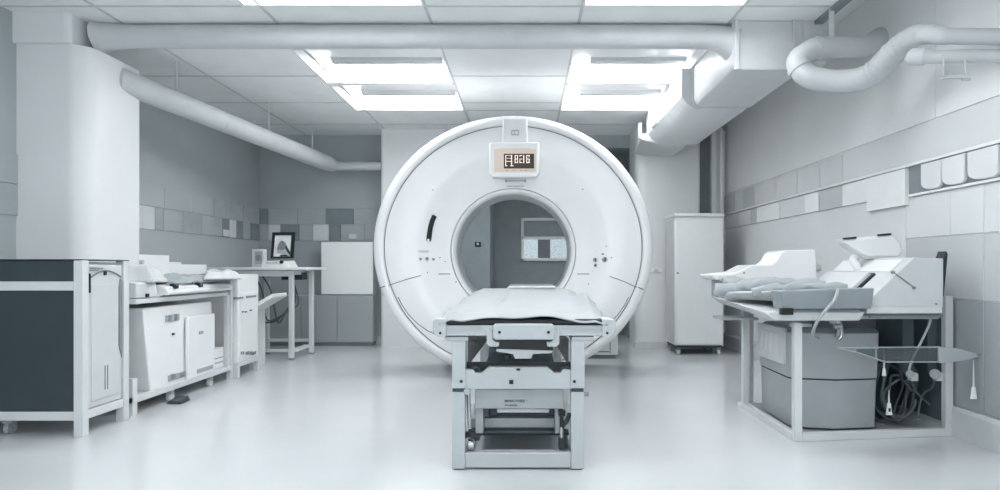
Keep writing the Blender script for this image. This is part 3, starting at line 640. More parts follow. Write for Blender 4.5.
for r_ in ((270.5, 273, 232, 258.5), (290, 293, 232, 258.5)): build('stile', leanbox(*r_, D, 0, .03, MB()), 'black', fr)
def lb2(px0, px1, py0, py1, e0, e1):
    zA, zB = P(0, 258.5, D).z, P(0, 232, D).z; lean = lambda z: .06*(z-zA)/(zB-zA)
    a, b = P(px0, py1, D), P(px1, py0, D); ya, yb2 = D+lean(a.z), D+lean(b.z)
    return [(a.x, ya+e0, a.z), (b.x, ya+e0, a.z), (b.x, ya+e1, a.z), (a.x, ya+e1, a.z), (a.x, yb2+e0, b.z), (b.x, yb2+e0, b.z), (b.x, yb2+e1, b.z), (a.x, yb2+e1, b.z)]
build('rail', MB().hexa(lb2(273, 290, 232, 235, 0, .03)), 'black', fr); build('rail', MB().hexa(lb2(273, 290, 256.5, 258.5, 0, .03)), 'black', fr)
pic = build('picture', MB().hexa(lb2(273, 290, 235, 256.5, .012, .02)), 'paper', fr)
# soft grey mound and slanting stroke, as blurred in the photo
def inpic(pts, m, e):
    zA, zB = P(0, 258.5, D).z, P(0, 232, D).z; lean = lambda z: .06*(z-zA)/(zB-zA)
    mb = MB(); vs = [P(a, b, D) for a, b in pts]
    A_ = [mb.bm.verts.new((q.x, D+lean(q.z)+.012-e, q.z)) for q in vs]; mb.bm.faces.new(A_)
    A2 = [mb.bm.verts.new((q.x, D+lean(q.z)+.0125, q.z)) for q in vs]; mb.bm.faces.new(A2[::-1])
    for i in range(len(vs)): j = (i+1) % len(vs); mb.bm.faces.new((A_[i], A2[i], A2[j], A_[j]))
    build('picture_shape', mb, m, pic)
inpic([(276, 249), (277, 244), (279, 241), (281, 240.5), (283.5, 242), (286, 246), (287, 249), (281, 250.5)], 'midgrey', .002)
inpic([(276.5, 253), (276, 249), (281, 250), (286, 250), (288, 253.5), (282, 254)], 't2', .0025)
inpic([(284, 247), (285.5, 246), (289.5, 252), (289.5, 256), (286, 251)], 'dark', .003)
inpic([(279, 255), (285, 254.3), (289, 256.3), (280, 256.4)], 'dark', .0035)
kb_ = thing('desk_console', 'flat white keypad box under the framed picture on the desk', 'console', P(278, 265, 8.3))
a, b = P(264, 265, 8.3), P(289, 259.5, 8.3)
build('case', MB().hexa([(a.x, 8.2, 1.21), (b.x+.05, 8.2, 1.21), (b.x+.05, 8.5, 1.21), (a.x, 8.5, 1.21), (a.x, 8.24, 1.29), (b.x, 8.24, 1.29), (b.x, 8.5, 1.305), (a.x, 8.5, 1.305)]), 'white', kb_, bevel=.006)
v = P(281, 260.5, 8.2); build('dial', MB().cyl((v.x, 8.2, v.z-.02), (v.x, 8.25, v.z-.02), .022, 16), 'black', kb_)
for k in range(4): v = P(267+k*3, 262.5, 8.2); build('key', MB().box(v.x-.01, v.x+.01, 8.2, 8.24, v.z-.012, v.z+.004), 'grey', kb_)
cb_ = thing('desk_clock', 'small pale box with grey dial face at the wall end of the desk', 'box', P(258, 265, 8.4))
a, b = P(251.5, 265, 8.3), P(264, 249, 8.3)
build('case', MB().box(a.x, b.x, 8.3, 8.4, 1.21, b.z), 'frame', cb_, bevel=.012)
build('face', MB().box(a.x+.05, b.x-.02, 8.29, 8.3, 1.25, b.z-.03), 'grey', cb_, bevel=.006)
u = ((a.x+b.x)/2+.015); zz = (1.25+b.z-.03)/2; build('dial', MB().cyl((u, 8.275, zz), (u, 8.29, zz), .04, 20), 'midgrey', cb_, bevel=.004)
pt = thing('paper_tray', 'slanting pale paper tray sticking out behind the white tower unit', 'tray', P(268, 300, 7.6))
a, b = P(256, 311, 7.5), P(279, 293, 7.5)
build('tray_plate', MB().hexa([(a.x, 7.3, a.z), (b.x, 7.3, b.z-.05), (b.x, 7.75, b.z-.05), (a.x, 7.75, a.z), (a.x, 7.3, a.z+.06), (b.x, 7.3, b.z), (b.x, 7.75, b.z), (a.x, 7.75, a.z+.06)]), 'white', pt, bevel=.008)
build('support_arm', MB().box(a.x-.02, a.x+.03, 7.35, 7.7, 0, a.z+.02), 'frame', pt, bevel=.004)
for k in range(3):
    cbl = MB().tube(spline([(-3.9+.1*k, 8.6, 1.16), (-3.75+.12*k, 8.55, .9), (-3.7+.15*k, 8.5+.02*k, .55-.05*k), (-3.5+.1*k, 8.6, .45+.08*k), (-3.3+.05*k, 8.75, .7), (-3.25, 8.7, 1.02)], 6), .011, 8)
    tag(build('desk_cable', cbl, 'cable'), ['leftmost of the three dark cables looping under the tall desk', 'middle of the three dark cables looping under the tall desk', 'rightmost of the three dark cables looping under the tall desk'][k], 'cable', 'cables under the tall desk')

# ================================================================ DARK CABINET, LEFT
c = thing('equipment_cabinet', 'dark-fronted cabinet with pale frame and arched side door, far left', 'cabinet', (-3.6, 4.7, 0))
x0, x1, y0, y1, zt_ = -4.15, -3.14, 4.40, 4.92, 1.255
def cz(py, D=4.4): return HC-(py-VY)*D/F
for a, b in ((x1-.065, y0), (x1-.065, y1-.065), (x0, y0), (x0, y1-.065)):
    build('leg', MB().box(a, a+.065, b, b+.065, 0, zt_-(.0 if b > 4.5 else 0)), 'frame', c, bevel=.004)
build('bottom_rail', MB().box(x0+.065, x1-.065, y0+.005, y0+.06, cz(421), cz(412)).box(x1-.06, x1-.005, y0+.065, y1-.065, cz(421), cz(412)), 'frame', c, bevel=.004)
build('mid_rail', MB().box(x0+.065, x1-.065, y0-.006, y0+.03, cz(290.5), cz(281.5)), 'frame', c, bevel=.003)
build('upper_panel', MB().box(x0+.065, x1-.065, y0+.004, y0+.03, cz(281.5), zt_-.004), 'dark', c)
build('front_panel', MB().box(x0+.065, x1-.065, y0+.008, y0+.03, cz(412), cz(290.5)), 'dark', c)
build('core', MB().box(x0+.03, x1-.04, y0+.03, y1-.01, cz(421), zt_-.01), 'grey2', c)
build('worktop', MB().box(x0, x1, y0, y1, zt_, zt_+.008), 'dark', c, bevel=.002)
dr = build('door', MB().box(x1-.035, x1-.012, y0+.08, y1-.075, cz(411), zt_-.03), 'grey2', c, bevel=.003)
build('door_panel', MB().box(x1-.013, x1-.006, y0+.10, y1-.12, cz(405), 1.08), 'grey2', dr, bevel=.004)
arc = [(x1-.008, y0+.09+.34*t, 1.10+.08*math.sin(math.pi*(.12+.76*t))) for t in [k/12 for k in range(13)]]
build('arch_trim', MB().tube(arc, .006, 8), 'seam', dr)
build('hinge', MB().box(x1-.014, x1-.002, y0+.075, y0+.088, 1.02, 1.16), 'black', dr)
build('latch', MB().box(x1-.012, x1-.001, y0+.235, y0+.243, 1.145, 1.175).box(x1-.012, x1-.001, y0+.25, y0+.258, 1.145, 1.175), 'black', dr)
for k in (0, 1): build('slot', MB().box(x1-.008, x1-.003, y0+.24+.028*k, y0+.248+.028*k, .29, .47), 'seam', dr)
build('pull', MB().prism([(y1-.10, .55), (y1-.08, .5), (y1-.08, 1.1), (y1-.10, 1.12), (y1-.115, 1.05), (y1-.115, .6)], 'x', x1-.012, x1-.001), 'midgrey', dr, bevel=.003)
build('vent', MB().box(x1-.01, x1-.002, y0+.09, y0+.22, 1.195, 1.203).box(x1-.01, x1-.002, y0+.09, y0+.17, 1.18, 1.186), 'midgrey', dr)
cs = build('caster', MB().cyl((-3.75, 4.5, .045), (-3.72, 4.5, .045), .045, 18), 'grey', c)
build('caster_fork', MB().box(-3.77, -3.70, 4.47, 4.53, .08, cz(421)), 'grey', cs)

# ================================================================ WHITE FRAME BENCH WITH UNITS, LEFT
def lx(px, X): return X*F/(px-VX)        # depth of a point on plane X
XA = -3.17
b_ = thing('equipment_bench', 'white frame bench carrying two white box units behind the dark cabinet', 'bench', (-3.5, 5.9, 0))
for (x_, y_) in ((XA-.055, 5.02), (XA-.05, 6.68), (-4.1, 5.02), (-4.1, 6.68)):
    build('leg', MB().box(x_, x_+.05, y_, y_+.06, 0, .30 if y_ < 6 else 1.08), 'frame', b_, bevel=.004)
build('shelf_rail', MB().box(XA-.05, XA, 5.08, 6.68, .10, .15).box(-4.1, XA, 5.02, 5.06, .10, .15).box(-4.1, XA-.05, 6.63, 6.67, .10, .15), 'frame', b_, bevel=.003)
build('shelf', MB().box(-4.08, XA-.05, 5.06, 6.62, .125, .145), 'grey2', b_)
build('top_frame', MB().box(-4.1, XA, 5.05, 6.62, .905, .945), 'frame', b_, bevel=.004)
build('upright', MB().box(XA-.05, XA-.01, 6.63, 6.67, .15, .905), 'frame', b_)
build('upright', MB().box(-4.08, -4.04, 5.1, 5.15, .15, .905), 'frame', b_)
for y_ in (5.6, 6.3):
    k = build('caster', MB().cyl((XA-.05, y_, .04), (XA-.02, y_, .04), .04, 18), 'grey2', b_); build('caster_fork', MB().box(XA-.055, XA-.012, y_-.025, y_+.025, .06, .10), 'grey', k)
pedal = tag(build('foot_pedal', MB().hexa([(-3.16, 5.45, .005), (-3.02, 5.45, .005), (-3.02, 5.6, .005), (-3.16, 5.6, .005), (-3.14, 5.47, .03), (-3.04, 5.47, .03), (-3.04, 5.6, .05), (-3.14, 5.6, .05)]), 'dark', bevel=.006), 'dark foot pedal on the floor in front of the white bench', 'pedal')
u1 = thing('machine_unit', 'wide white machine cabinet with slanted side on the left bench shelf', 'machine', (-3.6, 5.6, .145))
build('body', MB().hexa([(-4.0, 5.34, .145), (XA-.03, 5.30, .145), (XA-.03, 6.36, .145), (-4.0, 6.36, .145), (-4.0, 5.28, .86), (XA-.045, 5.22, .86), (XA-.045, 6.36, .86), (-4.0, 6.36, .86)]), 'white', u1, bevel=.012)
def rp(name, px0, px1, py0, py1, X, m, par, th=.006, bev=.002):   # small plate on an X = const face
    D0, D1 = lx(px0, X), lx(px1, X); Dm = (D0+D1)/2; z0, z1 = HC-(py1-VY)*Dm/F, HC-(py0-VY)*Dm/F
    return build(name, MB().box(X-.03, X+th, D0, D1, z0, z1), m, par, bevel=bev)
rp('vent', 166, 179, 314.5, 321, XA-.035, 'grey', u1); rp('vent_slot', 168, 171, 315, 321, XA-.03, 'midgrey', u1); rp('vent_slot', 174, 177, 314, 320, XA-.03, 'midgrey', u1)
rp('knob', 172.7, 174.3, 333, 335, XA-.03, 'black', u1)
rp('label_strip', 168, 186, 373, 379, XA-.03, 'grey', u1); rp('label_mark', 171, 175, 374, 379, XA-.024, 'midgrey', u1); rp('label_mark', 180, 184, 373, 377, XA-.024, 'midgrey', u1)
u2 = thing('service_panel', 'narrow white raised panel standing against the wide machine on the left bench', 'panel', (-3.17, 6.0, .147))
build('body', MB().box(XA-.028, XA+.005, 5.83, 6.33, .147, .74), 'white', u2, bevel=.008)
rp('mark', 199, 203, 331, 334, XA+.006, 'grey', u2); rp('label_strip', 197, 213, 367, 371, XA+.006, 'grey', u2, .003)
u3 = thing('small_box', 'small white box on the floor end of the left bench under its leg', 'box', P(222, 378, 6.5))
build('case', MB().box(XA-.25, XA-.05, 6.39, 6.63, .147, .36), 'white', u3, bevel=.008)
build('label_strip', MB().box(XA-.05, XA-.045, 6.43, 6.6, .2, .215).box(XA-.05, XA-.045, 6.43, 6.6, .25, .262), 'grey', u3)
# top clutter
tt = thing('bench_tray', 'shallow white tray with rounded rim lying on top of the left bench', 'tray', (-3.55, 5.9, .945))
tb = MB().prism([(XA-.62, .945), (XA-.03, .945), (XA+.03, .98), (XA+.04, 1.03), (XA-.02, 1.05), (XA-.62, 1.05)], 'y', 5.42, 6.6)
build('tray_body', tb, 'white', tt, bevel=.012, seg=3)
build('rim', MB().tube([(XA+.03, 5.42, .985), (XA+.03, 6.6, .985)], .022, 12), 'white', tt)
for px in (171, 196):
    D_ = lx(px, XA); build('clip', MB().box(XA, XA+.055, D_-.03, D_+.03, 1.015, 1.06), 'black', tt, bevel=.006)
    build('clip_arm', MB().tube(spline([(XA+.02, D_-.1, 1.06), (XA+.04, D_-.04, 1.07), (XA+.05, D_, 1.04)], 4), .01, 8), 'midgrey', tt)
hb_ = thing('control_box', 'white box with grey front at the near end of the left bench top', 'box', (-3.5, 5.2, .945))
build('body', MB().hexa([(-3.9, 5.06, .95), (XA, 5.06, .95), (XA, 5.36, .95), (-3.9, 5.36, .95), (-3.9, 5.12, 1.13), (XA-.02, 5.1, 1.08), (XA-.02, 5.36, 1.08), (-3.9, 5.36, 1.13)]), 'grey2', hb_, bevel=.012)
build('latch', MB().box(XA-.002, XA+.008, 5.18, 5.22, .955, .985), 'black', hb_)
wb = thing('wall_dispenser', 'white box with a small hooded sensor against the left wall above the bench', 'dispenser', (-3.9, 6.6, 1.1))
build('case', MB().box(-4.19, -3.7, 5.9, 6.45, 1.06, 1.33), 'wall_r', wb, bevel=.006)
build('hood', MB().tube([(-3.78, 5.88, 1.26), (-3.62, 5.88, 1.255)], .035, 14, rs=[.03, .02]), 'grey2', wb)
build('long_box', MB().box(-4.19, -3.8, 6.5, 7.4, .95, 1.24), 'wall_r', wb, bevel=.006)
build('upstand', MB().box(-4.19, -4.1, 6.5, 7.4, 1.1, 1.27), 'wall_r', wb, bevel=.004)
def rumple(cx, cy, cz_, sx, sy, h, seed, ang=0, m='cloth', name='folded_cloth', lab='', amp=1):
    ca, sa = math.cos(ang), math.sin(ang)
    def f(u, v):
        a, b = (u-.5)*sx, (v-.5)*sy
        e = min(u, 1-u, v, 1-v)
        n_ = noise.noise(Vector((a*6+seed, b*5, seed*.7)))*.5+noise.noise(Vector((a*14, b*9+seed, 1.3)))*.25
        z = cz_+(h*(.55+.6*abs(n_)*amp+.25*math.sin(a*20+b*6+seed)*.4))*min(1, e*7+.05)
        a2 = a+.03*noise.noise(Vector((b*5, seed, 0))); b2 = b+.03*noise.noise(Vector((a*5, seed, 4)))
        return (cx+a2*ca-b2*sa, cy+a2*sa+b2*ca, z)
    o = build(name, MB().grid(f, 44, 44), m, solid=.012)
    return tag(o, lab, 'cloth')
rumple(-3.40, 6.15, 1.055, .46, .95, .11, 3, 0, lab='crumpled grey cloth along the tray on the left bench')
rumple(-3.16, 6.45, 1.085, .34, .55, .12, 8, .5, m='cloth_w', lab='pale cloth drooping over the far corner of the left bench')
rumple(-3.42, 5.42, 1.07, .42, .55, .19, 5, .3, m='cloth_w', lab='heaped white cloth on the near end of the left bench')
# tower
tw = thing('machine_tower', 'narrow white tower unit on a stand between the left bench and the desk', 'machine', (-3.4, 7.0, 0))
build('body', MB().box(-3.75, -3.13, 6.76, 7.28, .17, 1.13), 'white', tw, bevel=.008)
build('front_panel', MB().box(-3.135, -3.12, 6.80, 7.24, .22, .92), 'white', tw, bevel=.005)
build('stand', MB().box(-3.75, -3.12, 6.74, 7.3, .12, .17), 'frame', tw, bevel=.004)
for a, b in ((-3.17, 6.74), (-3.17, 7.25), (-3.75, 6.74), (-3.75, 7.25)): build('leg', MB().box(a, a+.05, b, b+.05, 0, .12), 'frame', tw, bevel=.003)
for (a, b, c_, d_) in ((236, 243, 297, 299), (246, 256, 295.5, 297.5)): rp('slot', a, b, c_, d_, -3.12, 'midgrey', tw)
for (a, b) in ((242, 311), (245, 311), (250, 309.5)): rp('light', a, a+1.5, b, b+1.5, -3.117, 'midgrey', tw, .01)
for (a, w_) in ((241, 1), (243, 1), (246, 3), (250, 2), (252.8, 3)): rp('text_mark', a, a+w_, 351.5, 354.5, -3.117, 'midgrey', tw, .004, 0)

# ================================================================ RIGHT BENCH
rb = thing('equipment_bench', 'white tube frame bench against the right wall holding grey bin and console', 'bench', (2.4, 4.8, 0))
fx0, fx1, fy0, fy1 = 1.86, 3.0, 4.28, 5.28
for (x_, y_, h_) in ((fx0, fy0, .82), (fx1, 4.42, 1.0), (fx0, fy1, .86)):
    build('post', MB().box(x_, x_+.055, y_, y_+.05, 0, h_), 'frame', rb, bevel=.004)
build('floor_rail', MB().box(fx0, fx0+.05, fy0+.05, fy1, .0, .05), 'frame', rb, bevel=.004)
build('floor_rail', MB().hexa([(fx0+.055, fy0, 0), (fx1, 4.42, 0), (fx1, 4.47, 0), (fx0+.055, fy0+.05, 0), (fx0+.055, fy0, .055), (fx1, 4.42, .055), (fx1, 4.47, .055), (fx0+.055, fy0+.05, .055)]), 'frame', rb, bevel=.004)
build('floor_rail', MB().box(fx0+.05, fx1, fy1, fy1+.05, 0, .05), 'frame', rb)
build('under_deck', MB().hexa([(1.70, 4.22, .84), (2.28, 4.22, .84), (2.28, 5.3, .90), (1.66, 5.3, .90), (1.62, 4.22, .90), (2.32, 4.22, .90), (2.32, 5.35, .96), (1.60, 5.35, .96)]), 'frame', rb, bevel=.01)
build('front_tray', MB().hexa([(1.73, 4.17, .925), (2.33, 4.17, .925), (2.33, 4.32, .925), (1.73, 4.32, .925), (1.71, 4.14, 1.045), (2.335, 4.14, 1.065), (2.335, 4.32, 1.065), (1.71, 4.32, 1.045)]), 'tray3', rb, bevel=.008, seg=3)
build('roller', MB().cyl((1.78, 4.27, .885), (2.30, 4.27, .885), .04, 20), 'grey', rb, bevel=.01)
build('shelf', MB().box(2.36, 2.87, 4.25, 4.5, .865, .885).box(2.36, 2.84, 4.24, 4.26, .855, .875), 'midgrey', rb, bevel=.004)
build('shade_panel', MB().box(3.0, 3.03, 4.47, 5.33, .10, .9), 'slate', rb)  # dark sheet added to stand in for the shade under the bench
build('rear_panel', MB().box(2.36, 3.0, 5.3, 5.33, .05, .9), 'midgrey', rb)
build('console_bearer', MB().box(2.34, 3.0, 4.5, 4.55, .83, .88), 'frame', rb)
build('back_shelf', MB().box(1.62, 1.92, 5.1, 5.35, .77, .79), 'grey', rb)
build('clamp', MB().box(1.72, 1.80, 4.15, 4.2, .885, .93), 'black', rb, bevel=.006)
build('back_post', MB().cyl((1.93, 5.38, 0), (1.93, 5.38, .9), .05, 20).box(1.86, 2.0, 5.33, 5.43, 0, .03), 'frame', rb)
# grey bin
gbn = thing('storage_bin', 'grey two-tier many-sided bin standing inside the right bench frame', 'bin', (2.25, 4.9, 0))
lowp = [(1.99, 4.60), (2.02, 4.56), (2.27, 4.535), (2.5, 4.56), (2.58, 4.64), (2.60, 5.2), (2.0, 5.22)]
ctr = Vector((2.28, 4.88))
def sc(pts, s): return [(ctr.x+(p[0]-ctr.x)*s, ctr.y+(p[1]-ctr.y)*s) for p in pts]
def frustum(pa, pb, z0, z1):
    mb = MB(); A_ = [mb.bm.verts.new((*p_, z0)) for p_ in pa]; B_ = [mb.bm.verts.new((*p_, z1)) for p_ in pb]; n_ = len(pa)
    mb.bm.faces.new(A_[::-1]); mb.bm.faces.new(B_)
    for i in range(n_): mb.bm.faces.new((A_[i], A_[(i+1) % n_], B_[(i+1) % n_], B_[i]))
    return mb
lowp = [(1.98, 5.22), (1.965, 4.66), (1.98, 4.60), (2.27, 4.53), (2.60, 4.58), (2.66, 4.68), (2.66, 5.2)]
build('lower_tub', frustum(sc(lowp, .96), sc(lowp, .985), .02, .375), 'grey', gbn, bevel=.005)
build('upper_tub', frustum(sc(lowp, 1.0), sc(lowp, 1.02), .385, .72), 'grey', gbn, bevel=.005)
build('lid', frustum(sc(lowp, 1.02), sc(lowp, .9), .72, .76), 'midgrey', gbn, bevel=.008)
build('tier_joint', frustum(sc(lowp, .975), sc(lowp, .975), .37, .39), 'black', gbn)
vp = build('vent_panel', MB().box(1.945, 1.972, 4.66, 5.2, .47, .745), 'grey2', gbn, bevel=.005)
for k in range(4): build('louvre', MB().box(1.940, 1.948, 4.76+.1*k, 4.82+.1*k, .54, .70), 'frame', vp, bevel=.003)
build('lid_catch', MB().box(2.0, 2.14, 4.62, 4.7, .755, .785), 'frame', gbn, bevel=.005)
build('valve', MB().tube(spline([(2.27, 4.5, .70), (2.27, 4.47, .78), (2.24, 4.46, .84), (2.2, 4.46, .83)], 4), .022, 12, rs=None).cyl((2.2, 4.44, .83), (2.2, 4.48, .83), .03, 14), 'steel', gbn)
# sloping console
cn = thing('console_machine', 'pale wedge-shaped console with sloping top at the wall end of the right bench', 'console', (2.7, 4.7, .95))
cx = lambda px: (px-VX)*4.22/F
czz = lambda py: HC-(py-VY)*4.22/F
side = [(cx(869.5), czz(307)), (cx(869.5), czz(299)), (cx(914), czz(257.5)), (cx(943.5), czz(258.5)), (cx(943.5), czz(307))]
build('body', MB().prism(side, 'y', 4.22, 5.15), 'grey2', cn, bevel=.006)
build('base_strip', MB().box(cx(866.5), cx(942), 4.215, 5.1, czz(313.5), czz(306.5)), 'frame', cn, bevel=.004)
build('back_plate', MB().prism([(cx(944), czz(297)), (cx(946), czz(297)), (cx(950), czz(254)), (cx(948.5), czz(251)), (cx(944.5), czz(262))], 'y', 4.24, 4.33), 'black', cn, bevel=.003)
def slope(u, v, e=0.0):     # u down-slope 0..1 (0 = ridge), v depth 0..1
    a, b = Vector((cx(914), 0, czz(257.5))), Vector((cx(869.5), 0, czz(299))); p_ = a+(b-a)*u
    nrm = Vector((-(b-a).z, 0, (b-a).x)).normalized()
    if nrm.z < 0: nrm = -nrm
    return Vector((p_.x, 4.22+v*.93, p_.z))+nrm*e
def slab(u0, u1, v0, v1, e0, e1): 
    return MB().hexa([slope(u0, v0, e0), slope(u1, v0, e0), slope(u1, v1, e0), slope(u0, v1, e0), slope(u0, v0, e1), slope(u1, v0, e1), slope(u1, v1, e1), slope(u0, v1, e1)])
sp_ = build('keypad', slab(.45, .98, .28, .95, .012, .04), 'frame', cn, bevel=.004)
build('keypad_seat', slab(.42, .99, .25, .97, -.002, .014), 'black', cn)
build('slope_panel', slab(.06, .36, .1, .95, 0, .008), 'white', cn, bevel=.003)
s1, s2 = P(893, 272, 4.215), P(915, 288, 4.215)
build('strut', MB().tube([s1, s2], .004, 6).box(s1.x-.012, s1.x+.012, 4.21, 4.22, s1.z-.012, s1.z+.006).box(s2.x-.014, s2.x+.004, 4.21, 4.22, s2.z-.006, s2.z+.01), 'seam', cn)
for a in (872, 937): v = P(a, 304, 4.21); build('screw', MB().cyl((v.x, 4.213, v.z), (v.x, 4.222, v.z), .006, 10), 'midgrey', cn)
# lifted lid with bowl
ld = thing('lamp_head', 'white flat-topped tray head with rounded underside on a neck above the console', 'lamp head', P(868, 262, 4.8))
D_ = 4.7
def q3(a, b, D=D_): v = P(a, b, D); return v
o = [q3(843, 240), q3(893, 234.5), q3(894, 238), q3(899, 243), q3(901, 252), q3(898, 256.5), q3(868, 257), q3(861, 254), q3(844, 243)]
build('head_shell', MB().prism([(v.x, v.z) for v in o], 'y', D_-.02, D_+.12), 'white', ld, bevel=.02, seg=3)
build('top_plate', MB().hexa([q3(842, 240.5), q3(894, 235), q3(894, 235)+Vector((0, .11, 0)), q3(842, 240.5)+Vector((0, .11, 0)), q3(842, 239), q3(894, 233.5), q3(894, 233.5)+Vector((0, .11, .0)), q3(842, 239)+Vector((0, .11, 0))]), 'white', ld, bevel=.003)
for a, b, c_ in ((842.5, 855, 238.8), (877, 889.5, 235.3)):
    v, w_ = q3(a, c_), q3(b, c_-1); build('slot', MB().hexa([(v.x, D_-.028, v.z-.006), (w_.x, D_-.028, w_.z-.006), (w_.x, D_+.0, w_.z-.006), (v.x, D_+.0, v.z-.006), (v.x, D_-.028, v.z+.008), (w_.x, D_-.028, w_.z+.008), (w_.x, D_, w_.z+.008), (v.x, D_, v.z+.008)]), 'black', ld, bevel=.003)
build('neck', MB().tube(spline([q3(866, 255)+Vector((0, .1, 0)), q3(860, 260)+Vector((0, .1, 0)), q3(861, 267)+Vector((0, .05, 0)), q3(864, 276)+Vector((0, .05, 0))], 5), .03, 14), 'white', ld)
# rear console
rc = thing('console_machine', 'white low console with raised block end at the far end of the right bench', 'console', (1.95, 5.15, .96))
Dc = 5.15
o = [(712, 274.5), (722, 273.5), (737, 272.5), (752, 265), (772, 264.5), (777, 260), (781, 253), (785, 250.2), (815.5, 249.5), (817, 281), (726, 281.5), (724, 279), (717, 280), (713, 278)]
build('body', MB().prism([(P(a, b, Dc).x, P(a, b, Dc).z) for a, b in o], 'y', Dc, Dc+.36), 'white', rc, bevel=.008)
v = P(820.5, 268, Dc); build('knob', MB().cyl((v.x-.04, Dc+.1, v.z), (v.x+.04, Dc+.1, v.z), .03, 16), 'grey2', rc, bevel=.006)
for a, b in ((784, 279), (744, 273)): v = P(a, b, Dc); build('screw', MB().cyl((v.x, Dc-.006, v.z), (v.x, Dc, v.z), .009, 10), 'grey', rc)
build('base', MB().box(P(725, 0, Dc).x, P(815, 0, Dc).x, Dc+.02, Dc+.38, .955, P(0, 281, Dc).z+.01), 'grey', rc, bevel=.006)
build('arm_end', MB().box(P(719, 0, Dc).x, P(735, 0, Dc).x, Dc-.05, Dc+.0, P(0, 281, Dc).z, P(0, 275, Dc).z), 'frame', rc, bevel=.006)
# rolled cloth and pads
def roll(pts, r, m, lab, name='rolled_cloth', seed=0):
    sp = spline(pts, 8); mb = MB(); mb.tube(sp, r, 20, rs=[r*(1+.18*noise.noise(Vector((i*.3, seed, 0)))) for i in range(len(sp))])
    for v in mb.bm.verts:
        v.co += Vector((.6, .4, 1))*.022*noise.noise(v.co*17+Vector((seed, 0, 0)))
    return tag(build(name, mb, m), lab, 'cloth')
roll([P(715, 290, 4.95), P(735, 289, 4.9), P(748, 286, 4.85), P(775, 284, 4.8), P(800, 285, 4.75), P(825, 287, 4.7)], .05, 'cloth', 'long grey rolled cloth lying along the front of the right bench', seed=2)
roll([P(722, 283, 5.05), P(745, 282, 5.02), P(770, 283, 5.0), P(806, 283.5, 4.95)], .035, 'sheet', 'thin pale roll lying just before the rear console on the right bench', seed=5)
roll([P(752, 293, 4.55), P(778, 289, 4.5), P(810, 287, 4.45), P(846, 288, 4.4)], .035, 'cloth', 'short grey roll nearest the front tray of the right bench', seed=9)
pd = tag(build('bench_pad', MB().hexa([P(718, 298, 5.0), P(800, 303, 4.33), (2.4, 4.34, P(0, 303, 4.33).z), (2.4, 5.1, P(0, 298, 5.0).z), P(716, 292, 5.0), P(778, 291, 4.33), (2.4, 4.34, P(0, 288, 4.33).z), (2.4, 5.1, P(0, 290, 5.0).z)]), 'grey2', bevel=.02, seg=3), 'thick pale grey pad under the rolled cloths on the right bench', 'pad')
# cables
def cab(pts, r, m, lab, name='cable', k=8): return tag(build(name, MB().tube(spline(pts, k), r, 8), m), lab, 'cable')
cab([P(838, 289, 4.12), P(835, 299, 4.08), P(827, 309, 4.08), P(818, 320, 4.1), P(814, 329, 4.14), P(813, 336, 4.2), P(818, 338, 4.3)], .011, 'grey', 'grey strap hanging over the front tray of the right bench', 'hanging_strap')
cab([P(929, 312, 4.3), P(930, 322, 4.32), P(922, 340, 4.34), P(912, 360, 4.36), P(909, 370, 4.37)], .008, 'cable2', 'pale cable running down from the wedge console to the sockets')
rng = random.Random(4)
cc = MB()
for k in range(7):
    cx_, cy_, cz2 = 2.80+rng.uniform(-.03, .05), 4.62+.03*k, .26+rng.uniform(-.05, .05)
    a_, b_2 = rng.uniform(.07, .15), rng.uniform(.14, .24); ph = rng.uniform(0, 6)
    cc.tube([(cx_+a_*math.cos(t+ph), cy_+.03*math.sin(3*t), max(.012, cz2+b_2*math.sin(t+ph))) for t in [i*2*math.pi/36 for i in range(35)]], .009, 8)
cc.tube(spline([P(910, 375, 4.5), P(914, 388, 4.55), P(921, 397, 4.6), P(930, 405, 4.6), P(935, 415, 4.6)], 6), .009, 8)
cc.tube(spline([P(935, 378, 4.5), P(932, 387, 4.55), P(924, 393, 4.6), P(920, 402, 4.6), P(918, 418, 4.6)], 6), .009, 8)
tag(build('cable_coil', cc, 'cable'), 'tangled coil of dark cables under the right end of the right bench', 'cable', kind='stuff')
bxd = thing('power_box', 'dark low box on the floor under the right bench beside the cable coil', 'box', P(900, 420, 4.85))
build('case', MB().hexa([(2.66, 4.95, 0), (2.98, 4.95, 0), (2.98, 5.15, 0), (2.66, 5.15, 0), (2.66, 4.95, .46), (2.98, 4.95, .36), (2.98, 5.15, .36), (2.66, 5.15, .46)]), 'dark', bxd, bevel=.008)
build('handle', MB().box(2.68, 2.78, 4.935, 4.95, .40, .42), 'grey', bxd)
# sockets
for j, (a, lab) in enumerate(((910, 'round grey plug hanging left of its twin under the console'), (935, 'larger round grey plug hanging nearer the wall under the console'))):
    t = thing('plug', lab, 'plug', P(a, 372, 4.5), 'grey plugs under the right bench')
    r_ = .028 if j == 0 else .036
    build('plug_body', MB().cyl(P(a, 374, 4.52), P(a, 374, 4.44), r_, 16), 'grey', t, bevel=.006)
    build('prong_housing', MB().box(P(a, 0, 4.5).x-.02, P(a, 0, 4.5).x+.03, 4.45, 4.5, P(0, 380, 4.5).z, P(0, 372, 4.5).z), 'frame', t, bevel=.004)
    build('back_board', MB().box(P(a, 0, 4.5).x-.04, P(a, 0, 4.5).x+.04, 4.52, 4.56, P(0, 374, 4.5).z, .86), 'slate', t)
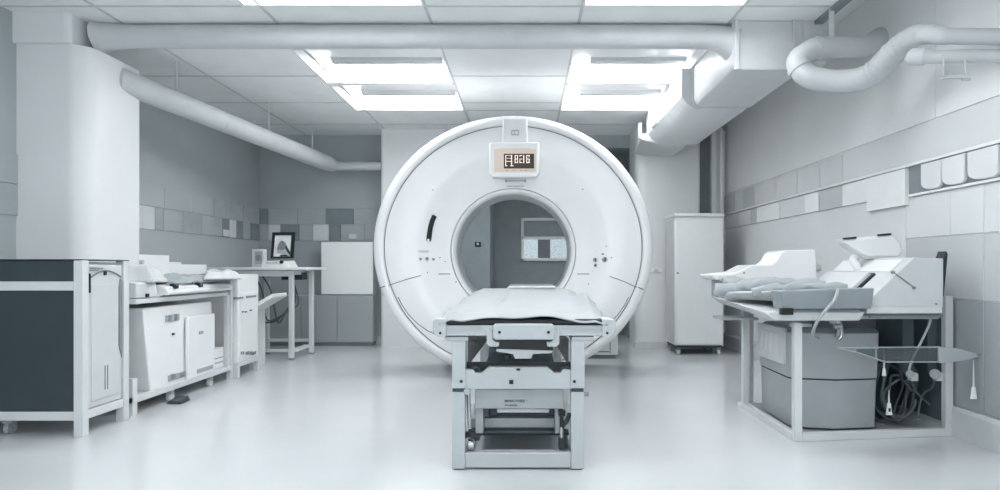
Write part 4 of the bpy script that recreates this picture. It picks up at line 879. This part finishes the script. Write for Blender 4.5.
# clear guard rail arm
ga_ = thing('folding_arm', 'thin folding wire arm with a grey end plate reaching past the right bench post', 'arm', P(900, 355, 4.2))
DA = 4.2
build('wire_frame', MB().tube([P(838, 348, DA), P(856, 352, DA), P(885, 362, DA), P(938, 362, DA)], .0045, 8).tube([P(838, 348, DA), P(876, 347.5, DA), P(940, 347, DA)], .0045, 8).tube([P(876, 348, DA), P(876, 360, DA)], .003, 6), 'grey', ga_)
build('end_plate', MB().prism([(P(938, 0, DA).x, P(0, 347, DA).z), (P(958, 0, DA).x, P(0, 348.5, DA).z), (P(978, 0, DA).x, P(0, 354, DA).z), (P(978, 0, DA).x, P(0, 356.5, DA).z), (P(962, 0, DA).x, P(0, 361, DA).z), (P(938, 0, DA).x, P(0, 363, DA).z)], 'y', DA-.01, DA+.01), 'grey', ga_, bevel=.003)
build('tail_rod', MB().tube(spline([P(976, 355, DA), P(986, 356, DA-.05), P(990, 364, DA-.08), P(994, 375, DA-.1), P(1000, 386, DA-.12)], 5), .008, 8), 'midgrey', ga_)
build('glass_sheet', MB().prism([(P(857, 0, DA).x, P(0, 349, DA).z), (P(936, 0, DA).x, P(0, 348, DA).z), (P(936, 0, DA).x, P(0, 361, DA).z), (P(886, 0, DA).x, P(0, 361, DA).z), (P(857, 0, DA).x, P(0, 352, DA).z)], 'y', DA+.001, DA+.004), 'glass', ga_)
for j, (a, b, c_, lab, D2) in enumerate(((973.5, 360, 399, 'white pull tag hanging outside the bench near the wall, right of the post', 4.18), (889, 390, 415, 'white pull tag hanging low inside the bench beside the grey bin', 4.4), (884, 350, 376, 'small white pull tag hanging just under the folding arm', 4.25))):
    t = thing('pull_tag', lab, 'tag', P(a, c_, D2), 'white hanging pull tags')
    v0, v1, v2 = P(a, b, D2), P(a, c_-12 if j != 2 else c_-8, D2), P(a, c_, D2)
    w_ = .022 if j != 2 else .014
    build('cord', MB().tube([v0, v1], .004, 8, rs=[.002, .007]), 'frame', t)
    build('tag_body', MB().prism([(v1.x-w_*.5, v1.z), (v1.x+w_*.5, v1.z), (v2.x+w_, v2.z), (v2.x-w_, v2.z)], 'y', D2-.006, D2+.006), 'white', t, bevel=.003)
    if j == 1: build('hole', MB().box(v2.x-.007, v2.x+.007, D2-.009, D2-.005, v2.z+.025, v2.z+.05), 'black', t)
bk2 = thing('hose_bracket', 'steel hook valve clamped on the right bench above the grey bin', 'bracket', P(838, 330, 4.3))
build('hook', MB().tube(spline([P(838, 340, 4.3), P(841, 336, 4.3), P(841, 329, 4.3), P(837, 326.5, 4.3)], 5), .013, 10).cyl(P(834, 326.5, 4.3), P(841, 326.5, 4.3), .02, 14), 'steel', bk2)
#wl = tag(build('wall_panel_box', MB().box(1.78, 1.9, 5.55, 5.75, 0, .62), 'white', bevel=.01), 'slim white upright box on the floor behind the left end of the right bench', 'box')
